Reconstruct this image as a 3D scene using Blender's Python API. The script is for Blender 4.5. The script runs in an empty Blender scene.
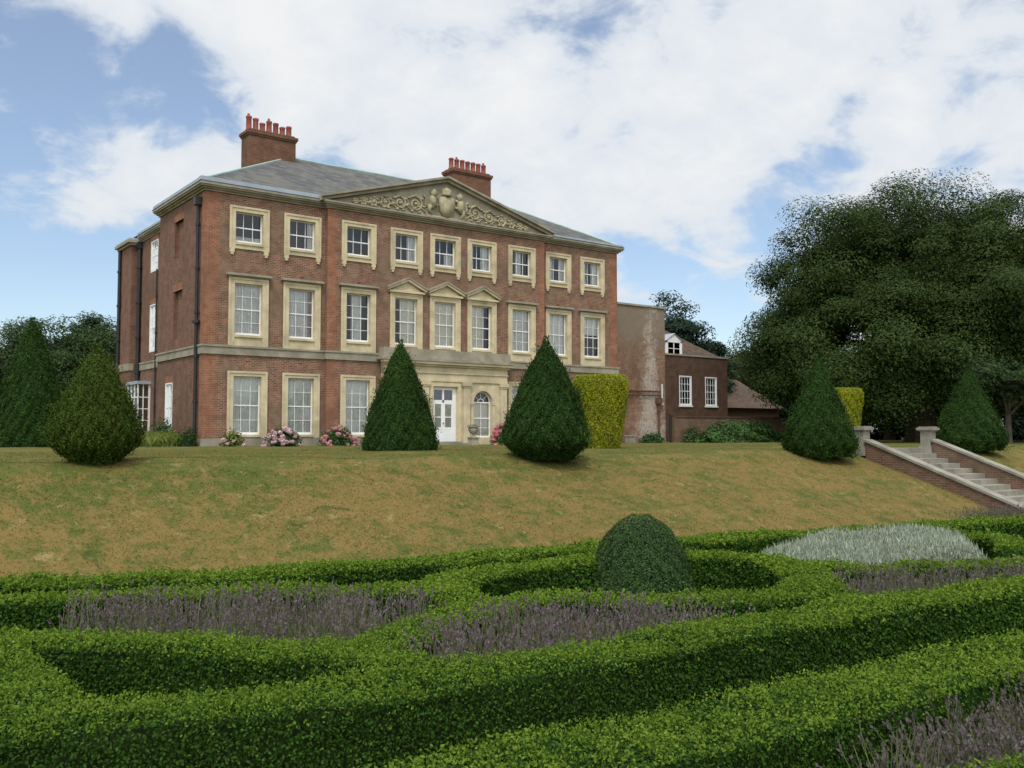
import bpy, math, random
import numpy as np
from mathutils import Matrix, Vector
R = math.radians
scene = bpy.context.scene
COL = scene.collection
rng = np.random.default_rng(7)
random.seed(7)

# ------------------------------------------------------------------ camera, sky, sun, exposure
cam_d = bpy.data.cameras.new('camera')
cam_d.sensor_width = 36.0
cam_d.lens = 943.0 / 1024 * 36
cam_d.clip_start = 0.1
cam_d.clip_end = 3000
cam = bpy.data.objects.new('camera', cam_d)
COL.objects.link(cam)
cam.location = (-13.32, -39.5, 0.45)
cam.rotation_euler = (R(90 + 3.0), 0, R(-36.83))
scene.camera = cam

SUN_EL, SUN_AZ = 56.0, 222.0            # azimuth clockwise from +Y
sv = Vector((math.sin(R(SUN_AZ)) * math.cos(R(SUN_EL)), math.cos(R(SUN_AZ)) * math.cos(R(SUN_EL)), math.sin(R(SUN_EL))))
sun_d = bpy.data.lights.new('sun', 'SUN')
sun_d.energy = 1.75
sun_d.angle = R(10)
sun_d.color = (1.0, 0.95, 0.86)
sun = bpy.data.objects.new('sun', sun_d)
COL.objects.link(sun)
sun.rotation_euler = sv.to_track_quat('Z', 'Y').to_euler()

scene.view_settings.view_transform = 'Standard'
scene.view_settings.look = 'None'
scene.view_settings.gamma = 1
scene.view_settings.use_curve_mapping = False
scene.view_settings.exposure = 0.0

# ---- node helper
class NT:
    def __init__(s, tree): s.t = tree; s.n = tree.nodes; s.l = tree.links
    def new(s, typ, **kw):
        nd = s.n.new(typ)
        for k, v in kw.items():
            if k.startswith('i_'):
                key = k[2:]
                key = int(key) if key.isdigit() else key.replace('_', ' ')
                s.set(nd.inputs[key], v)
            else: setattr(nd, k, v)
        return nd
    def set(s, sock, v):
        if hasattr(v, 'is_output'): s.l.new(v, sock)
        elif isinstance(v, bpy.types.Node): s.l.new(v.outputs[0], sock)
        else:
            if isinstance(v, (tuple, list)) and len(v) == 3 and sock.type == 'RGBA': v = (*v, 1)
            sock.default_value = v
    def math(s, op, a, b=None, clamp=False):
        nd = s.n.new('ShaderNodeMath'); nd.operation = op; nd.use_clamp = clamp
        s.set(nd.inputs[0], a)
        if b is not None: s.set(nd.inputs[1], b)
        return nd.outputs[0]
    def vmath(s, op, a, b=None, out=0):
        nd = s.n.new('ShaderNodeVectorMath'); nd.operation = op
        s.set(nd.inputs[0], a)
        if b is not None: s.set(nd.inputs[1], b)
        return nd.outputs[out]
    def mix(s, f, a, b, blend='MIX'):
        nd = s.n.new('ShaderNodeMix'); nd.data_type = 'RGBA'; nd.blend_type = blend
        s.set(nd.inputs[0], f); s.set(nd.inputs[6], a); s.set(nd.inputs[7], b)
        return nd.outputs[2]
    def noise(s, vec, scale, detail=4, rough=.55, dist=0.0):
        nd = s.n.new('ShaderNodeTexNoise')
        s.set(nd.inputs['Vector'], vec); nd.inputs['Scale'].default_value = scale
        nd.inputs['Detail'].default_value = detail; nd.inputs['Roughness'].default_value = rough
        nd.inputs['Distortion'].default_value = dist
        return nd.outputs[0]
    def ramp(s, f, a, b, lo=0.0, hi=1.0):
        nd = s.n.new('ShaderNodeMapRange'); nd.interpolation_type = 'SMOOTHSTEP'
        s.set(nd.inputs[0], f); nd.inputs[1].default_value = a; nd.inputs[2].default_value = b
        nd.inputs[3].default_value = lo; nd.inputs[4].default_value = hi
        return nd.outputs[0]

# ---- world: Nishita blue with a broken procedural cloud layer
world = bpy.data.worlds.new('World')
scene.world = world
world.use_nodes = True
w = NT(world.node_tree)
for nd in list(w.n): w.n.remove(nd)
sky = w.new('ShaderNodeTexSky', sky_type='NISHITA')
sky.sun_disc = False
sky.sun_elevation = R(SUN_EL)
sky.sun_rotation = R(SUN_AZ)
sky.altitude = 50; sky.air_density = 1.0; sky.dust_density = 0.6; sky.ozone_density = 2.0
bg_sky = w.new('ShaderNodeBackground', i_Color=sky.outputs[0], i_Strength=0.15)
gen = w.new('ShaderNodeTexCoord').outputs['Generated']
sx = w.new('ShaderNodeSeparateXYZ', i_0=gen)
zc = w.math('ADD', w.math('MAXIMUM', sx.outputs[2], 0.0), 0.42)
plane = w.new('ShaderNodeCombineXYZ', i_0=w.math('DIVIDE', sx.outputs[0], zc), i_1=w.math('DIVIDE', sx.outputs[1], zc), i_2=3.7)
base = w.noise(plane.outputs[0], 2.3, 8, .58, .35)
fine = w.noise(plane.outputs[0], 8.5, 7, .60, .35)
dens = w.math('ADD', w.math('ADD', w.math('MULTIPLY', base, .95), .085), w.math('MULTIPLY', w.math('SUBTRACT', fine, .5), .75))
CLEAR = [  # direction, cosine radius, weight: where the cloud cover opens or thickens
]
def blob(d, radius, weight):
    global dens
    v = Vector(d).normalized()
    dt = w.vmath('DOT_PRODUCT', gen, tuple(v), out=1)
    m = w.ramp(dt, math.cos(R(radius)), 1.0, 0.0, weight)
    dens = w.math('ADD', dens, m)
def pdir(px, py):   # bearing and elevation of a cloud gap
    f = 943.0; p = R(3.0); y = R(36.83)
    fw = Vector((math.sin(y) * math.cos(p), math.cos(y) * math.cos(p), math.sin(p)))
    rt = Vector((math.cos(y), -math.sin(y), 0)); up = rt.cross(fw)
    return fw + rt * (px - 512) / f - up * (py - 384) / f
for px, py, rad, wt in [(20, 75, 7, -.26), (120, 80, 6, -.20), (200, 85, 5, -.18), (50, 245, 8, -.26), (10, 330, 9, -.22), (100, 310, 5, -.12), (590, 62, 3, -.14), (405, 40, 4, -.16),
                        (710, 300, 8, -.20), (640, 240, 5, -.10), (800, 190, 4, -.14), (1005, 20, 6, -.26), (890, 30, 3, -.12), (960, 130, 3, -.14), (480, 60, 3, -.12), (860, 130, 3, -.10), (600, 130, 3, -.10),
                        (330, 30, 8, .10), (550, 190, 12, .08), (900, 90, 7, .08), (120, 145, 5, .20), (650, 140, 9, .08), (430, 110, 8, .10), (60, 180, 5, .14), (230, 15, 8, .12), (50, 5, 5, .14), (740, 90, 6, .14), (700, 210, 5, .08)]:
    blob(pdir(px, py), rad, wt)
cover = w.ramp(dens, 0.36, 0.575, 0.15, 1.0)
ccol = w.mix(w.ramp(dens, .5, .85), (0.75, 0.80, 0.86), (0.88, 0.89, 0.90))
# extra brightness added to unseen cloud behind the viewer, to light the house front
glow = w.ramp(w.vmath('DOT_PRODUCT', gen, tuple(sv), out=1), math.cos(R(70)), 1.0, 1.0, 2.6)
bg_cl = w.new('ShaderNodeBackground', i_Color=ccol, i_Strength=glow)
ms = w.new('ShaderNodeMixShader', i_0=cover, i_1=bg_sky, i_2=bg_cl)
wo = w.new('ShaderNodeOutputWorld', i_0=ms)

# ------------------------------------------------------------------ materials
def material(name):
    m = bpy.data.materials.new(name); m.use_nodes = True
    t = NT(m.node_tree)
    for nd in list(t.n):
        if nd.type != 'OUTPUT_MATERIAL': t.n.remove(nd)
    t.out = [n for n in t.n if n.type == 'OUTPUT_MATERIAL'][0]
    return m, t
def principled(t, color, rough=.8, bump=None, bstr=.3, bdist=.02, spec=.3, metal=0.0):
    p = t.new('ShaderNodeBsdfPrincipled')
    t.set(p.inputs['Base Color'], color); t.set(p.inputs['Roughness'], rough)
    p.inputs['Specular IOR Level'].default_value = spec; p.inputs['Metallic'].default_value = metal
    if bump is not None:
        b = t.new('ShaderNodeBump', i_Height=bump, i_Strength=bstr, i_Distance=bdist)
        t.l.new(b.outputs[0], p.inputs['Normal'])
    t.l.new(p.outputs[0], t.out.inputs[0])
    return p
def pos(t): return t.new('ShaderNodeNewGeometry').outputs['Position']
def wallvec(t):
    g = t.new('ShaderNodeNewGeometry')
    s = t.new('ShaderNodeSeparateXYZ', i_0=g.outputs['Position'])
    n = t.new('ShaderNodeSeparateXYZ', i_0=g.outputs['Normal'])
    f = t.math('GREATER_THAN', t.math('ABSOLUTE', n.outputs[0]), .6)
    u = t.math('ADD', t.math('MULTIPLY', s.outputs[1], f), t.math('MULTIPLY', s.outputs[0], t.math('SUBTRACT', 1.0, f)))
    return t.new('ShaderNodeCombineXYZ', i_0=u, i_1=s.outputs[2], i_2=0.0).outputs[0], s
def brick_mat(name, c1, c2, mortar, patch, patch_amt=.6, bw=.23, bh=.077, stain=None, pscale=.55):
    m, t = material(name)
    v, s = wallvec(t)
    br = t.new('ShaderNodeTexBrick', i_Vector=v)
    br.inputs['Scale'].default_value = 1; br.inputs['Brick Width'].default_value = bw; br.inputs['Row Height'].default_value = bh
    br.inputs['Mortar Size'].default_value = .011; br.inputs['Mortar Smooth'].default_value = .2; br.inputs['Bias'].default_value = -.1
    t.set(br.inputs['Color1'], c1); t.set(br.inputs['Color2'], c2); t.set(br.inputs['Mortar'], mortar)
    P = pos(t)
    n1 = t.noise(P, pscale, 5, .62, .6)
    col = t.mix(t.math('MULTIPLY', t.ramp(n1, .43, .63), patch_amt), br.outputs[0], patch)
    n2 = t.noise(P, 2.3, 4, .65)
    col = t.mix(t.ramp(n2, .35, .7, .0, .5), col, tuple(x * .62 for x in c1))
    n3 = t.noise(P, 9.0, 2, .6)
    col = t.mix(t.ramp(n3, .5, .75, 0, .35), col, c2)
    if stain: col = stain(t, s, P, col)
    principled(t, col, .92, br.outputs['Fac'], -.25, .01, .2)
    return m
def plain(name, c, rough=.8, var=.25, scale=3.0, bump=.1, spec=.3, metal=0.0, dirt=None, dirt_amt=.5):
    m, t = material(name)
    P = pos(t)
    n = t.noise(P, scale, 5, .6)
    col = t.mix(t.ramp(n, .3, .7), tuple(x * (1 - var) for x in c), tuple(min(1, x * (1 + var * .6)) for x in c))
    if dirt:
        d = t.noise(P, scale * .4, 5, .68, .5)
        col = t.mix(t.ramp(d, .5, .68, 0, dirt_amt), col, dirt)
    principled(t, col, rough, t.noise(P, scale * 8, 3), bump, .01, spec, metal)
    return m
def leaf_mat(name, dark, mid, light, trans=.25, rough=.55, patch=None, spec=.25, pscale=.8):
    m, t = material(name)
    g = t.new('ShaderNodeNewGeometry')
    r = g.outputs['Random Per Island']
    col = t.mix(t.ramp(r, 0.0, .6), dark, mid)
    col = t.mix(t.ramp(r, .7, 1.0), col, light)
    n = t.noise(g.outputs['Position'], pscale, 4, .6)
    col = t.mix(t.ramp(n, .35, .7, 0, .65), col, patch or tuple(x * .55 for x in mid))
    n4 = t.noise(g.outputs['Position'], 7.0 * pscale / .8, 3, .6)
    col = t.mix(t.ramp(n4, .58, .8, 0, .5), col, tuple(x * .5 for x in mid))
    p = t.new('ShaderNodeBsdfPrincipled')
    t.set(p.inputs['Base Color'], col); p.inputs['Roughness'].default_value = rough
    p.inputs['Specular IOR Level'].default_value = spec
    if trans > 0:
        tr = t.new('ShaderNodeBsdfTranslucent'); t.set(tr.inputs[0], col)
        mx = t.new('ShaderNodeMixShader', i_0=trans, i_1=p, i_2=tr)
        t.l.new(mx.outputs[0], t.out.inputs[0])
    else: t.l.new(p.outputs[0], t.out.inputs[0])
    return m

M = {}
M['brick'] = brick_mat('brick_facade', (.145, .066, .044), (.31, .132, .080), (.35, .285, .20), (.215, .153, .10), .85, pscale=.42)
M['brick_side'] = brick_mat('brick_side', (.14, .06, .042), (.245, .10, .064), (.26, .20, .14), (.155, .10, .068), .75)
M['brick_orange'] = brick_mat('brick_rubbed', (.24, .088, .048), (.37, .142, .072), (.36, .25, .17), (.22, .115, .075), .8, .23, .077)
M['brick_chimney'] = brick_mat('brick_chimney', (.135, .055, .034), (.22, .085, .05), (.20, .15, .10), (.12, .078, .045), .7)
def wing_stain(t, s, P, col):
    # limewash remnant on the wall and a grey weathered upper part
    d = t.math('ABSOLUTE', t.math('SUBTRACT', s.outputs[0], 26.8))
    n = t.noise(P, 1.7, 7, .74, .5)
    fine = t.noise(P, 6.5, 6, .78, .3)
    width = t.math('SUBTRACT', 1.55, t.math('MULTIPLY', s.outputs[2], .13))
    f = t.math('ADD', t.math('ADD', t.math('MULTIPLY', t.math('SUBTRACT', width, d), .30), t.math('MULTIPLY', n, .8)), t.math('MULTIPLY', fine, .75))
    hi = t.math('ADD', s.outputs[2], t.math('MULTIPLY', n, 3.0))
    col = t.mix(t.ramp(hi, 6.0, 8.4, 0, .7), col, (.225, .19, .14))
    col = t.mix(t.ramp(fine, .55, .75, 0, .5), col, (.10, .055, .036))
    worn = t.math('MULTIPLY', t.ramp(f, .76, 1.10, 0, .9), t.ramp(t.noise(P, 13, 5, .75), .36, .58, .25, 1.0))
    return t.mix(worn, col, (.45, .40, .335))
M['brick_wing'] = brick_mat('brick_wing', (.14, .062, .038), (.27, .115, .066), (.33, .26, .18), (.15, .095, .06), .75, stain=wing_stain)
M['brick_dark'] = brick_mat('brick_service', (.078, .042, .028), (.135, .068, .043), (.16, .115, .08), (.085, .052, .036), .6)
M['brick_wall'] = brick_mat('brick_garden_wall', (.125, .062, .042), (.21, .10, .065), (.20, .165, .115), (.115, .10, .06), .85, pscale=1.1)
M['stone'] = plain('buff_stone', (.58, .49, .315), .85, .18, 1.5, .1, dirt=(.36, .31, .19), dirt_amt=.65)
M['stone_grey'] = plain('weathered_stone', (.31, .275, .205), .9, .22, 1.6, .15, dirt=(.19, .175, .12), dirt_amt=.7)
M['stone_carved'] = plain('carved_stone', (.40, .35, .22), .9, .25, 2.5, .2, dirt=(.17, .15, .095), dirt_amt=.7)
M['stone_step'] = plain('step_stone', (.27, .25, .20), .9, .25, 1.7, .2, dirt=(.14, .13, .095), dirt_amt=.75)
M['lead'] = plain('lead_sheet', (.34, .39, .43), .55, .12, 1.2, .05, .4)
M['copper'] = plain('green_copper', (.30, .42, .36), .7, .2, 1.5, .05)
M['white'] = plain('white_paint', (.80, .80, .77), .5, .05, 2, .02, .4)
M['grey_paint'] = plain('grey_paint', (.55, .56, .55), .6, .06, 2, .02, .4)
M['iron'] = plain('black_iron', (.022, .022, .024), .5, .3, 3, .05, .4)
M['rust'] = plain('rusty_iron', (.13, .065, .04), .8, .3, 4, .05)
M['pot'] = plain('terracotta', (.30, .09, .065), .85, .3, 3, .05, dirt=(.25, .10, .07), dirt_amt=.5)
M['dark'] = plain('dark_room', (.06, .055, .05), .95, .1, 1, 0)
M['sheer'] = plain('sheer_curtain', (.80, .79, .74), .95, .12, 3, .05)
M['blind'] = plain('white_blind', (.84, .83, .77), .95, .05, 2, .03)
M['cream'] = plain('cream_blind', (.86, .81, .66), .95, .05, 2, .03)
M['pinkcurt'] = plain('faded_curtain', (.42, .30, .26), .95, .1, 2, .03)
M['bark'] = plain('bark', (.075, .058, .042), .95, .35, 4, .5)
M['soil'] = plain('leaf_litter', (.035, .032, .018), .95, .3, 5, .3)

def slate_mat(name, c, var, row, wid, tint):
    m, t = material(name)
    P = pos(t)
    s = t.new('ShaderNodeSeparateXYZ', i_0=P)
    v = t.new('ShaderNodeCombineXYZ', i_0=t.math('ADD', s.outputs[0], t.math('MULTIPLY', s.outputs[1], .12)), i_1=t.math('MULTIPLY', s.outputs[2], 2.0), i_2=0.0)
    br = t.new('ShaderNodeTexBrick', i_Vector=v)
    br.inputs['Scale'].default_value = 1; br.inputs['Brick Width'].default_value = wid; br.inputs['Row Height'].default_value = row
    br.inputs['Mortar Size'].default_value = .012; br.inputs['Bias'].default_value = -.2
    t.set(br.inputs['Color1'], tuple(x * (1 - var) for x in c)); t.set(br.inputs['Color2'], tuple(x * (1 + var) for x in c)); t.set(br.inputs['Mortar'], tuple(x * .45 for x in c))
    col = t.mix(t.ramp(t.noise(P, .7, 5, .65, .4), .42, .68, 0, .6), br.outputs[0], tint)
    col = t.mix(t.ramp(t.noise(P, 4, 3, .65), .5, .7, 0, .45), col, tuple(x * .6 for x in c))
    principled(t, col, .7, br.outputs['Fac'], -.3, .02, .35)
    return m
M['slate'] = slate_mat('slate', (.108, .106, .10), .35, .34, .42, (.15, .14, .11))
M['tile'] = slate_mat('clay_tile', (.115, .068, .043), .35, .3, .25, (.10, .08, .05))

def glass_mat():
    m, t = material('window_glass')
    tr = t.new('ShaderNodeBsdfTransparent', i_0=(.93, .95, .94))
    gl = t.new('ShaderNodeBsdfGlossy'); gl.inputs['Roughness'].default_value = .03
    t.set(gl.inputs['Color'], (.9, .92, .95))
    P = pos(t)
    b = t.new('ShaderNodeBump', i_Height=t.noise(P, 2.2, 2), i_Strength=.12, i_Distance=.05)
    t.l.new(b.outputs[0], gl.inputs['Normal'])
    fr = t.new('ShaderNodeFresnel', i_IOR=1.5); t.l.new(b.outputs[0], fr.inputs['Normal'])
    f = t.math('ADD', t.math('MULTIPLY', fr.outputs[0], 1.2), .03, True)
    mx = t.new('ShaderNodeMixShader', i_0=f, i_1=tr, i_2=gl)
    t.l.new(mx.outputs[0], t.out.inputs[0])
    return m
M['glass'] = glass_mat()

def lawn_color(t, P):
    n0 = t.noise(P, .40, 7, .70, .4)
    n1 = t.noise(P, 2.3, 7, .74, .3)
    n2 = t.noise(P, 9.0, 5, .75)
    yy_ = t.new('ShaderNodeSeparateXYZ', i_0=P).outputs[1]
    green = t.math('MULTIPLY', t.ramp(yy_, -22.6, -20.2), .09)
    a = t.math('SUBTRACT', t.math('ADD', t.math('ADD', t.math('MULTIPLY', n0, .55), t.math('MULTIPLY', n1, 1.0)), t.math('MULTIPLY', n2, .4)), green)
    col = t.mix(t.ramp(a, .82, 1.06), (.082, .097, .021), (.178, .124, .040))
    col = t.mix(t.ramp(t.noise(P, 1.3, 6, .72, 1.0), .58, .68, 0, .75), col, (.050, .076, .017))
    col = t.mix(t.ramp(t.noise(P, 3.1, 5, .7, .6), .57, .70, 0, .75), col, (.27, .205, .09))
    col = t.mix(t.ramp(n2, .44, .22, 0, .35), col, (.075, .08, .022))
    return col, n2
m, t = material('lawn')
P = pos(t); colr, n2 = lawn_color(t, P)
sz = t.new('ShaderNodeSeparateXYZ', i_0=P)
soil = t.mix(t.ramp(t.noise(P, 6, 4), .4, .6), (.022, .030, .010), (.05, .052, .02))
colr = t.mix(t.ramp(sz.outputs[2], -2.09, -2.0), soil, colr)
principled(t, colr, .95, t.noise(P, 14, 3, .6), .35, .02, .1)
M['lawn'] = m
m, t = material('grass_blades')
g = t.new('ShaderNodeNewGeometry')
colr, n2 = lawn_color(t, g.outputs['Position'])
colr = t.mix(t.ramp(g.outputs['Random Per Island'], .2, 1.0, 0, .55), colr, (.19, .142, .05))
colr = t.vmath('MULTIPLY', colr, (1.3, 1.3, 1.3))
p = t.new('ShaderNodeBsdfDiffuse', i_Color=colr, i_Normal=(0, -.1, 1))
tr = t.new('ShaderNodeBsdfTranslucent', i_0=colr)
mx = t.new('ShaderNodeMixShader', i_0=.4, i_1=p, i_2=tr); t.l.new(mx.outputs[0], t.out.inputs[0])
M['blade'] = m

M['box'] = leaf_mat('box_leaf', (.020, .056, .007), (.048, .116, .013), (.090, .175, .020), .25, .6, spec=.12)  # older leaves, kept deep so the hedge faces also look shaded
M['box_new'] = leaf_mat('box_new_growth', (.10, .175, .016), (.15, .235, .022), (.225, .30, .038), .3, .6, patch=(.085, .16, .016), spec=.1)  # new growth; its pale tone also stands in for light on the tops
M['box_core'] = plain('box_twigs', (.022, .036, .008), .95, .3, 6, .3)
M['dome'] = leaf_mat('dome_leaf', (.030, .068, .018), (.058, .115, .032), (.10, .17, .052), .2, .6, spec=.1)
M['yew'] = leaf_mat('yew_leaf', (.015, .042, .008), (.032, .076, .013), (.062, .115, .022), .15, .65, spec=.08)
M['yew_olive'] = leaf_mat('yew_olive_leaf', (.032, .060, .008), (.062, .105, .014), (.11, .15, .024), .2, .65, spec=.08)
M['yew_tip'] = leaf_mat('yew_new_tip', (.07, .085, .012), (.11, .12, .02), (.15, .15, .03), .2, .65, spec=.08)
M['yew_core'] = plain('yew_twigs', (.012, .022, .007), .95, .3, 6, .3)
M['gold'] = leaf_mat('golden_leaf', (.19, .22, .012), (.36, .37, .018), (.52, .48, .035), .25, .6, patch=(.17, .22, .016), pscale=1.2, spec=.08)
M['gold_core'] = plain('golden_twigs', (.075, .085, .012), .95, .3, 6, .3)
M['oak'] = leaf_mat('evergreen_oak_leaf', (.022, .042, .010), (.044, .074, .017), (.070, .105, .027), .15, .65, pscale=.25, spec=.08)
M['tree1'] = leaf_mat('far_tree_leaf', (.025, .048, .016), (.045, .08, .026), (.075, .115, .04), .2, .6, pscale=.3, spec=.08)
M['tree2'] = leaf_mat('olive_tree_leaf', (.038, .06, .016), (.068, .098, .028), (.11, .14, .045), .2, .6, pscale=.3, spec=.08)
M['cedar'] = leaf_mat('cedar_leaf', (.012, .028, .016), (.024, .046, .026), (.042, .07, .04), .1, .6, pscale=.3, spec=.08)
M['purple_tree'] = leaf_mat('purple_tree_leaf', (.05, .022, .018), (.085, .035, .028), (.12, .05, .04), .2, .6)
M['shrub'] = leaf_mat('shrub_leaf', (.035, .085, .018), (.065, .14, .03), (.11, .20, .05), .25, .45)
M['hyd'] = leaf_mat('hydrangea_leaf', (.05, .09, .022), (.09, .145, .035), (.14, .19, .055), .25, .5)
M['bloom'] = leaf_mat('pink_bloom', (.45, .16, .19), (.60, .27, .30), (.72, .42, .44), .2, .7, patch=(.62, .36, .33), pscale=5)
M['bloom_pale'] = leaf_mat('pale_pink_bloom', (.55, .32, .36), (.68, .47, .50), (.75, .60, .60), .2, .7, patch=(.66, .5, .44), pscale=5)
M['bloom_hot'] = leaf_mat('rose_bloom', (.50, .10, .14), (.66, .20, .24), (.74, .36, .36), .2, .7, patch=(.6, .22, .24), pscale=5)
M['grasses'] = leaf_mat('border_grass', (.12, .17, .03), (.20, .25, .05), (.30, .32, .08), .3, .6)
M['stem'] = leaf_mat('lavender_stem', (.12, .16, .06), (.18, .215, .085), (.25, .27, .13), .4, .8, spec=.05)
M['lav'] = leaf_mat('lavender_flower', (.14, .105, .115), (.215, .16, .175), (.29, .215, .27), .35, .9, patch=(.20, .165, .135), pscale=1.5, spec=.05)
M['lav_grey'] = leaf_mat('faded_lavender_flower', (.125, .10, .098), (.19, .155, .152), (.255, .21, .21), .35, .9, patch=(.175, .148, .118), pscale=1.5, spec=.05)
M['silver'] = leaf_mat('silver_leaf', (.21, .25, .18), (.33, .37, .275), (.45, .48, .38), .2, .9, patch=(.30, .345, .25), pscale=2, spec=.05)
M['silver_core'] = plain('silver_twigs', (.10, .12, .085), .95, .3, 6, .3)

# ------------------------------------------------------------------ mesh builder
class MB:
    def __init__(s): s.V = []; s.F = []; s.n = 0
    def add(s, v, f, mi=0):
        v = np.asarray(v, float).reshape(-1, 3)
        if isinstance(f, np.ndarray): s.F.append((f + s.n, mi))
        else:
            by = {}
            for q in f: by.setdefault(len(q), []).append(q)
            for k, q in by.items(): s.F.append((np.array(q) + s.n, mi))
        s.V.append(v); s.n += len(v)
        return s
    def box(s, a, b, mi=0):
        x0, x1 = sorted((a[0], b[0])); y0, y1 = sorted((a[1], b[1])); z0, z1 = sorted((a[2], b[2]))
        v = [(x0,y0,z0),(x1,y0,z0),(x1,y1,z0),(x0,y1,z0),(x0,y0,z1),(x1,y0,z1),(x1,y1,z1),(x0,y1,z1)]
        return s.add(v, [(0,3,2,1),(4,5,6,7),(0,1,5,4),(1,2,6,5),(2,3,7,6),(3,0,4,7)], mi)
    def poly(s, pts, mi=0): return s.add(pts, [tuple(range(len(pts)))], mi)
    def prism(s, front, back, mi=0):
        n = len(front)
        f = [tuple(range(n)), tuple(range(2 * n - 1, n - 1, -1))] + [(i, n + i, n + (i + 1) % n, (i + 1) % n) for i in range(n)]
        return s.add(list(front) + list(back), f, mi)
    def lathe(s, c, prof, seg=16, mi=0, cap=True):
        v = []; f = []
        for r, z in prof:
            for k in range(seg):
                a = 2 * math.pi * k / seg; v.append((c[0] + r * math.cos(a), c[1] + r * math.sin(a), c[2] + z))
        for i in range(len(prof) - 1):
            for k in range(seg):
                f.append((i * seg + k, i * seg + (k + 1) % seg, (i + 1) * seg + (k + 1) % seg, (i + 1) * seg + k))
        if cap: f += [tuple(range(seg))[::-1], tuple((len(prof) - 1) * seg + k for k in range(seg))]
        return s.add(v, f, mi)
    def tube(s, pts, rad, seg=7, mi=0):
        pts = [Vector(p) for p in pts]
        rad = [rad] * len(pts) if not isinstance(rad, (list, tuple)) else rad
        v = []; f = []; prev = None
        for i, p in enumerate(pts):
            d = (pts[min(i + 1, len(pts) - 1)] - pts[max(i - 1, 0)]).normalized()
            a = d.orthogonal().normalized() if prev is None else (prev - d * prev.dot(d)).normalized()
            prev = a; b = d.cross(a)
            for k in range(seg):
                th = 2 * math.pi * k / seg
                v.append(tuple(p + (a * math.cos(th) + b * math.sin(th)) * rad[i]))
        for i in range(len(pts) - 1):
            for k in range(seg):
                f.append((i * seg + k, i * seg + (k + 1) % seg, (i + 1) * seg + (k + 1) % seg, (i + 1) * seg + k))
        f += [tuple(range(seg))[::-1], tuple((len(pts) - 1) * seg + k for k in range(seg))]
        return s.add(v, f, mi)
    def blob(s, c, r, rough=.0, mi=0, seg=14, rings=9, rnd=None):
        v = []; f = []
        for i in range(rings + 1):
            th = math.pi * i / rings
            for k in range(seg):
                ph = 2 * math.pi * k / seg
                q = 1 + (rough * (random.random() - .5) if rough else 0)
                v.append((c[0] + r[0] * q * math.sin(th) * math.cos(ph), c[1] + r[1] * q * math.sin(th) * math.sin(ph), c[2] + r[2] * q * math.cos(th)))
        for i in range(rings):
            for k in range(seg):
                f.append((i * seg + k, (i + 1) * seg + k, (i + 1) * seg + (k + 1) % seg, i * seg + (k + 1) % seg))
        return s.add(v, f, mi)
    def leaves(s, P, N, size, align=1.0, aspect=.5, mi=0, tdir=None, tal=0.0):
        P = np.asarray(P, float); n = len(P)
        if n == 0: return s
        nr = np.asarray(N, float) * align + rng.normal(size=(n, 3)) * .6
        nr /= np.linalg.norm(nr, axis=1, keepdims=True) + 1e-9
        rd = rng.normal(size=(n, 3))
        if tdir is not None: rd = rd * (1 - tal) + np.asarray(tdir) * tal * 1.7
        T = rd - nr * (rd * nr).sum(1, keepdims=True); T /= np.linalg.norm(T, axis=1, keepdims=True) + 1e-9
        B = np.cross(nr, T)
        sz = (np.asarray(size) * (.7 + .6 * rng.random(n)))[:, None]
        v = np.stack([P - T * sz * .5, P + B * sz * aspect * .5, P + T * sz * .5, P - B * sz * aspect * .5], 1).reshape(-1, 3)
        return s.add(v, np.arange(n * 4).reshape(n, 4), mi)
    def build(s, name, mats, parent=None, smooth=False):
        me = bpy.data.meshes.new(name)
        V = np.concatenate(s.V) if s.V else np.zeros((0, 3))
        me.vertices.add(len(V)); me.vertices.foreach_set('co', V.astype(np.float32).ravel())
        idx = np.concatenate([f.ravel() for f, _ in s.F]); tot = np.concatenate([np.full(len(f), f.shape[1]) for f, _ in s.F])
        mi = np.concatenate([np.full(len(f), m_) for f, m_ in s.F])
        me.loops.add(len(idx)); me.loops.foreach_set('vertex_index', idx.astype(np.int32))
        st = np.concatenate([[0], np.cumsum(tot)[:-1]])
        me.polygons.add(len(tot)); me.polygons.foreach_set('loop_start', st.astype(np.int32)); me.polygons.foreach_set('loop_total', tot.astype(np.int32))
        for m_ in (mats if isinstance(mats, (list, tuple)) else [mats]): me.materials.append(m_)
        me.polygons.foreach_set('material_index', mi.astype(np.int32))
        me.polygons.foreach_set('use_smooth', np.full(len(tot), bool(smooth)))
        me.update(calc_edges=True); me.validate()
        o = bpy.data.objects.new(name, me); COL.objects.link(o)
        if parent is not None: attach(o, parent)
        return o
def wloc(p):
    v = Vector(p.location)
    if p.parent is not None and p.type == 'EMPTY': v += wloc(p.parent)
    return v
def attach(o, p):
    o.parent = p
    if p.type == 'EMPTY': o.matrix_parent_inverse = Matrix.Translation(-wloc(p))
def tag(o, label, cat, group=None, kind=None):
    o['label'] = label; o['category'] = cat
    if group: o['group'] = group
    if kind: o['kind'] = kind
    return o
def thing(name, label, cat, loc, group=None):
    o = bpy.data.objects.new(name, None); COL.objects.link(o); o.location = loc
    o.empty_display_size = .3
    return tag(o, label, cat, group)

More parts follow.
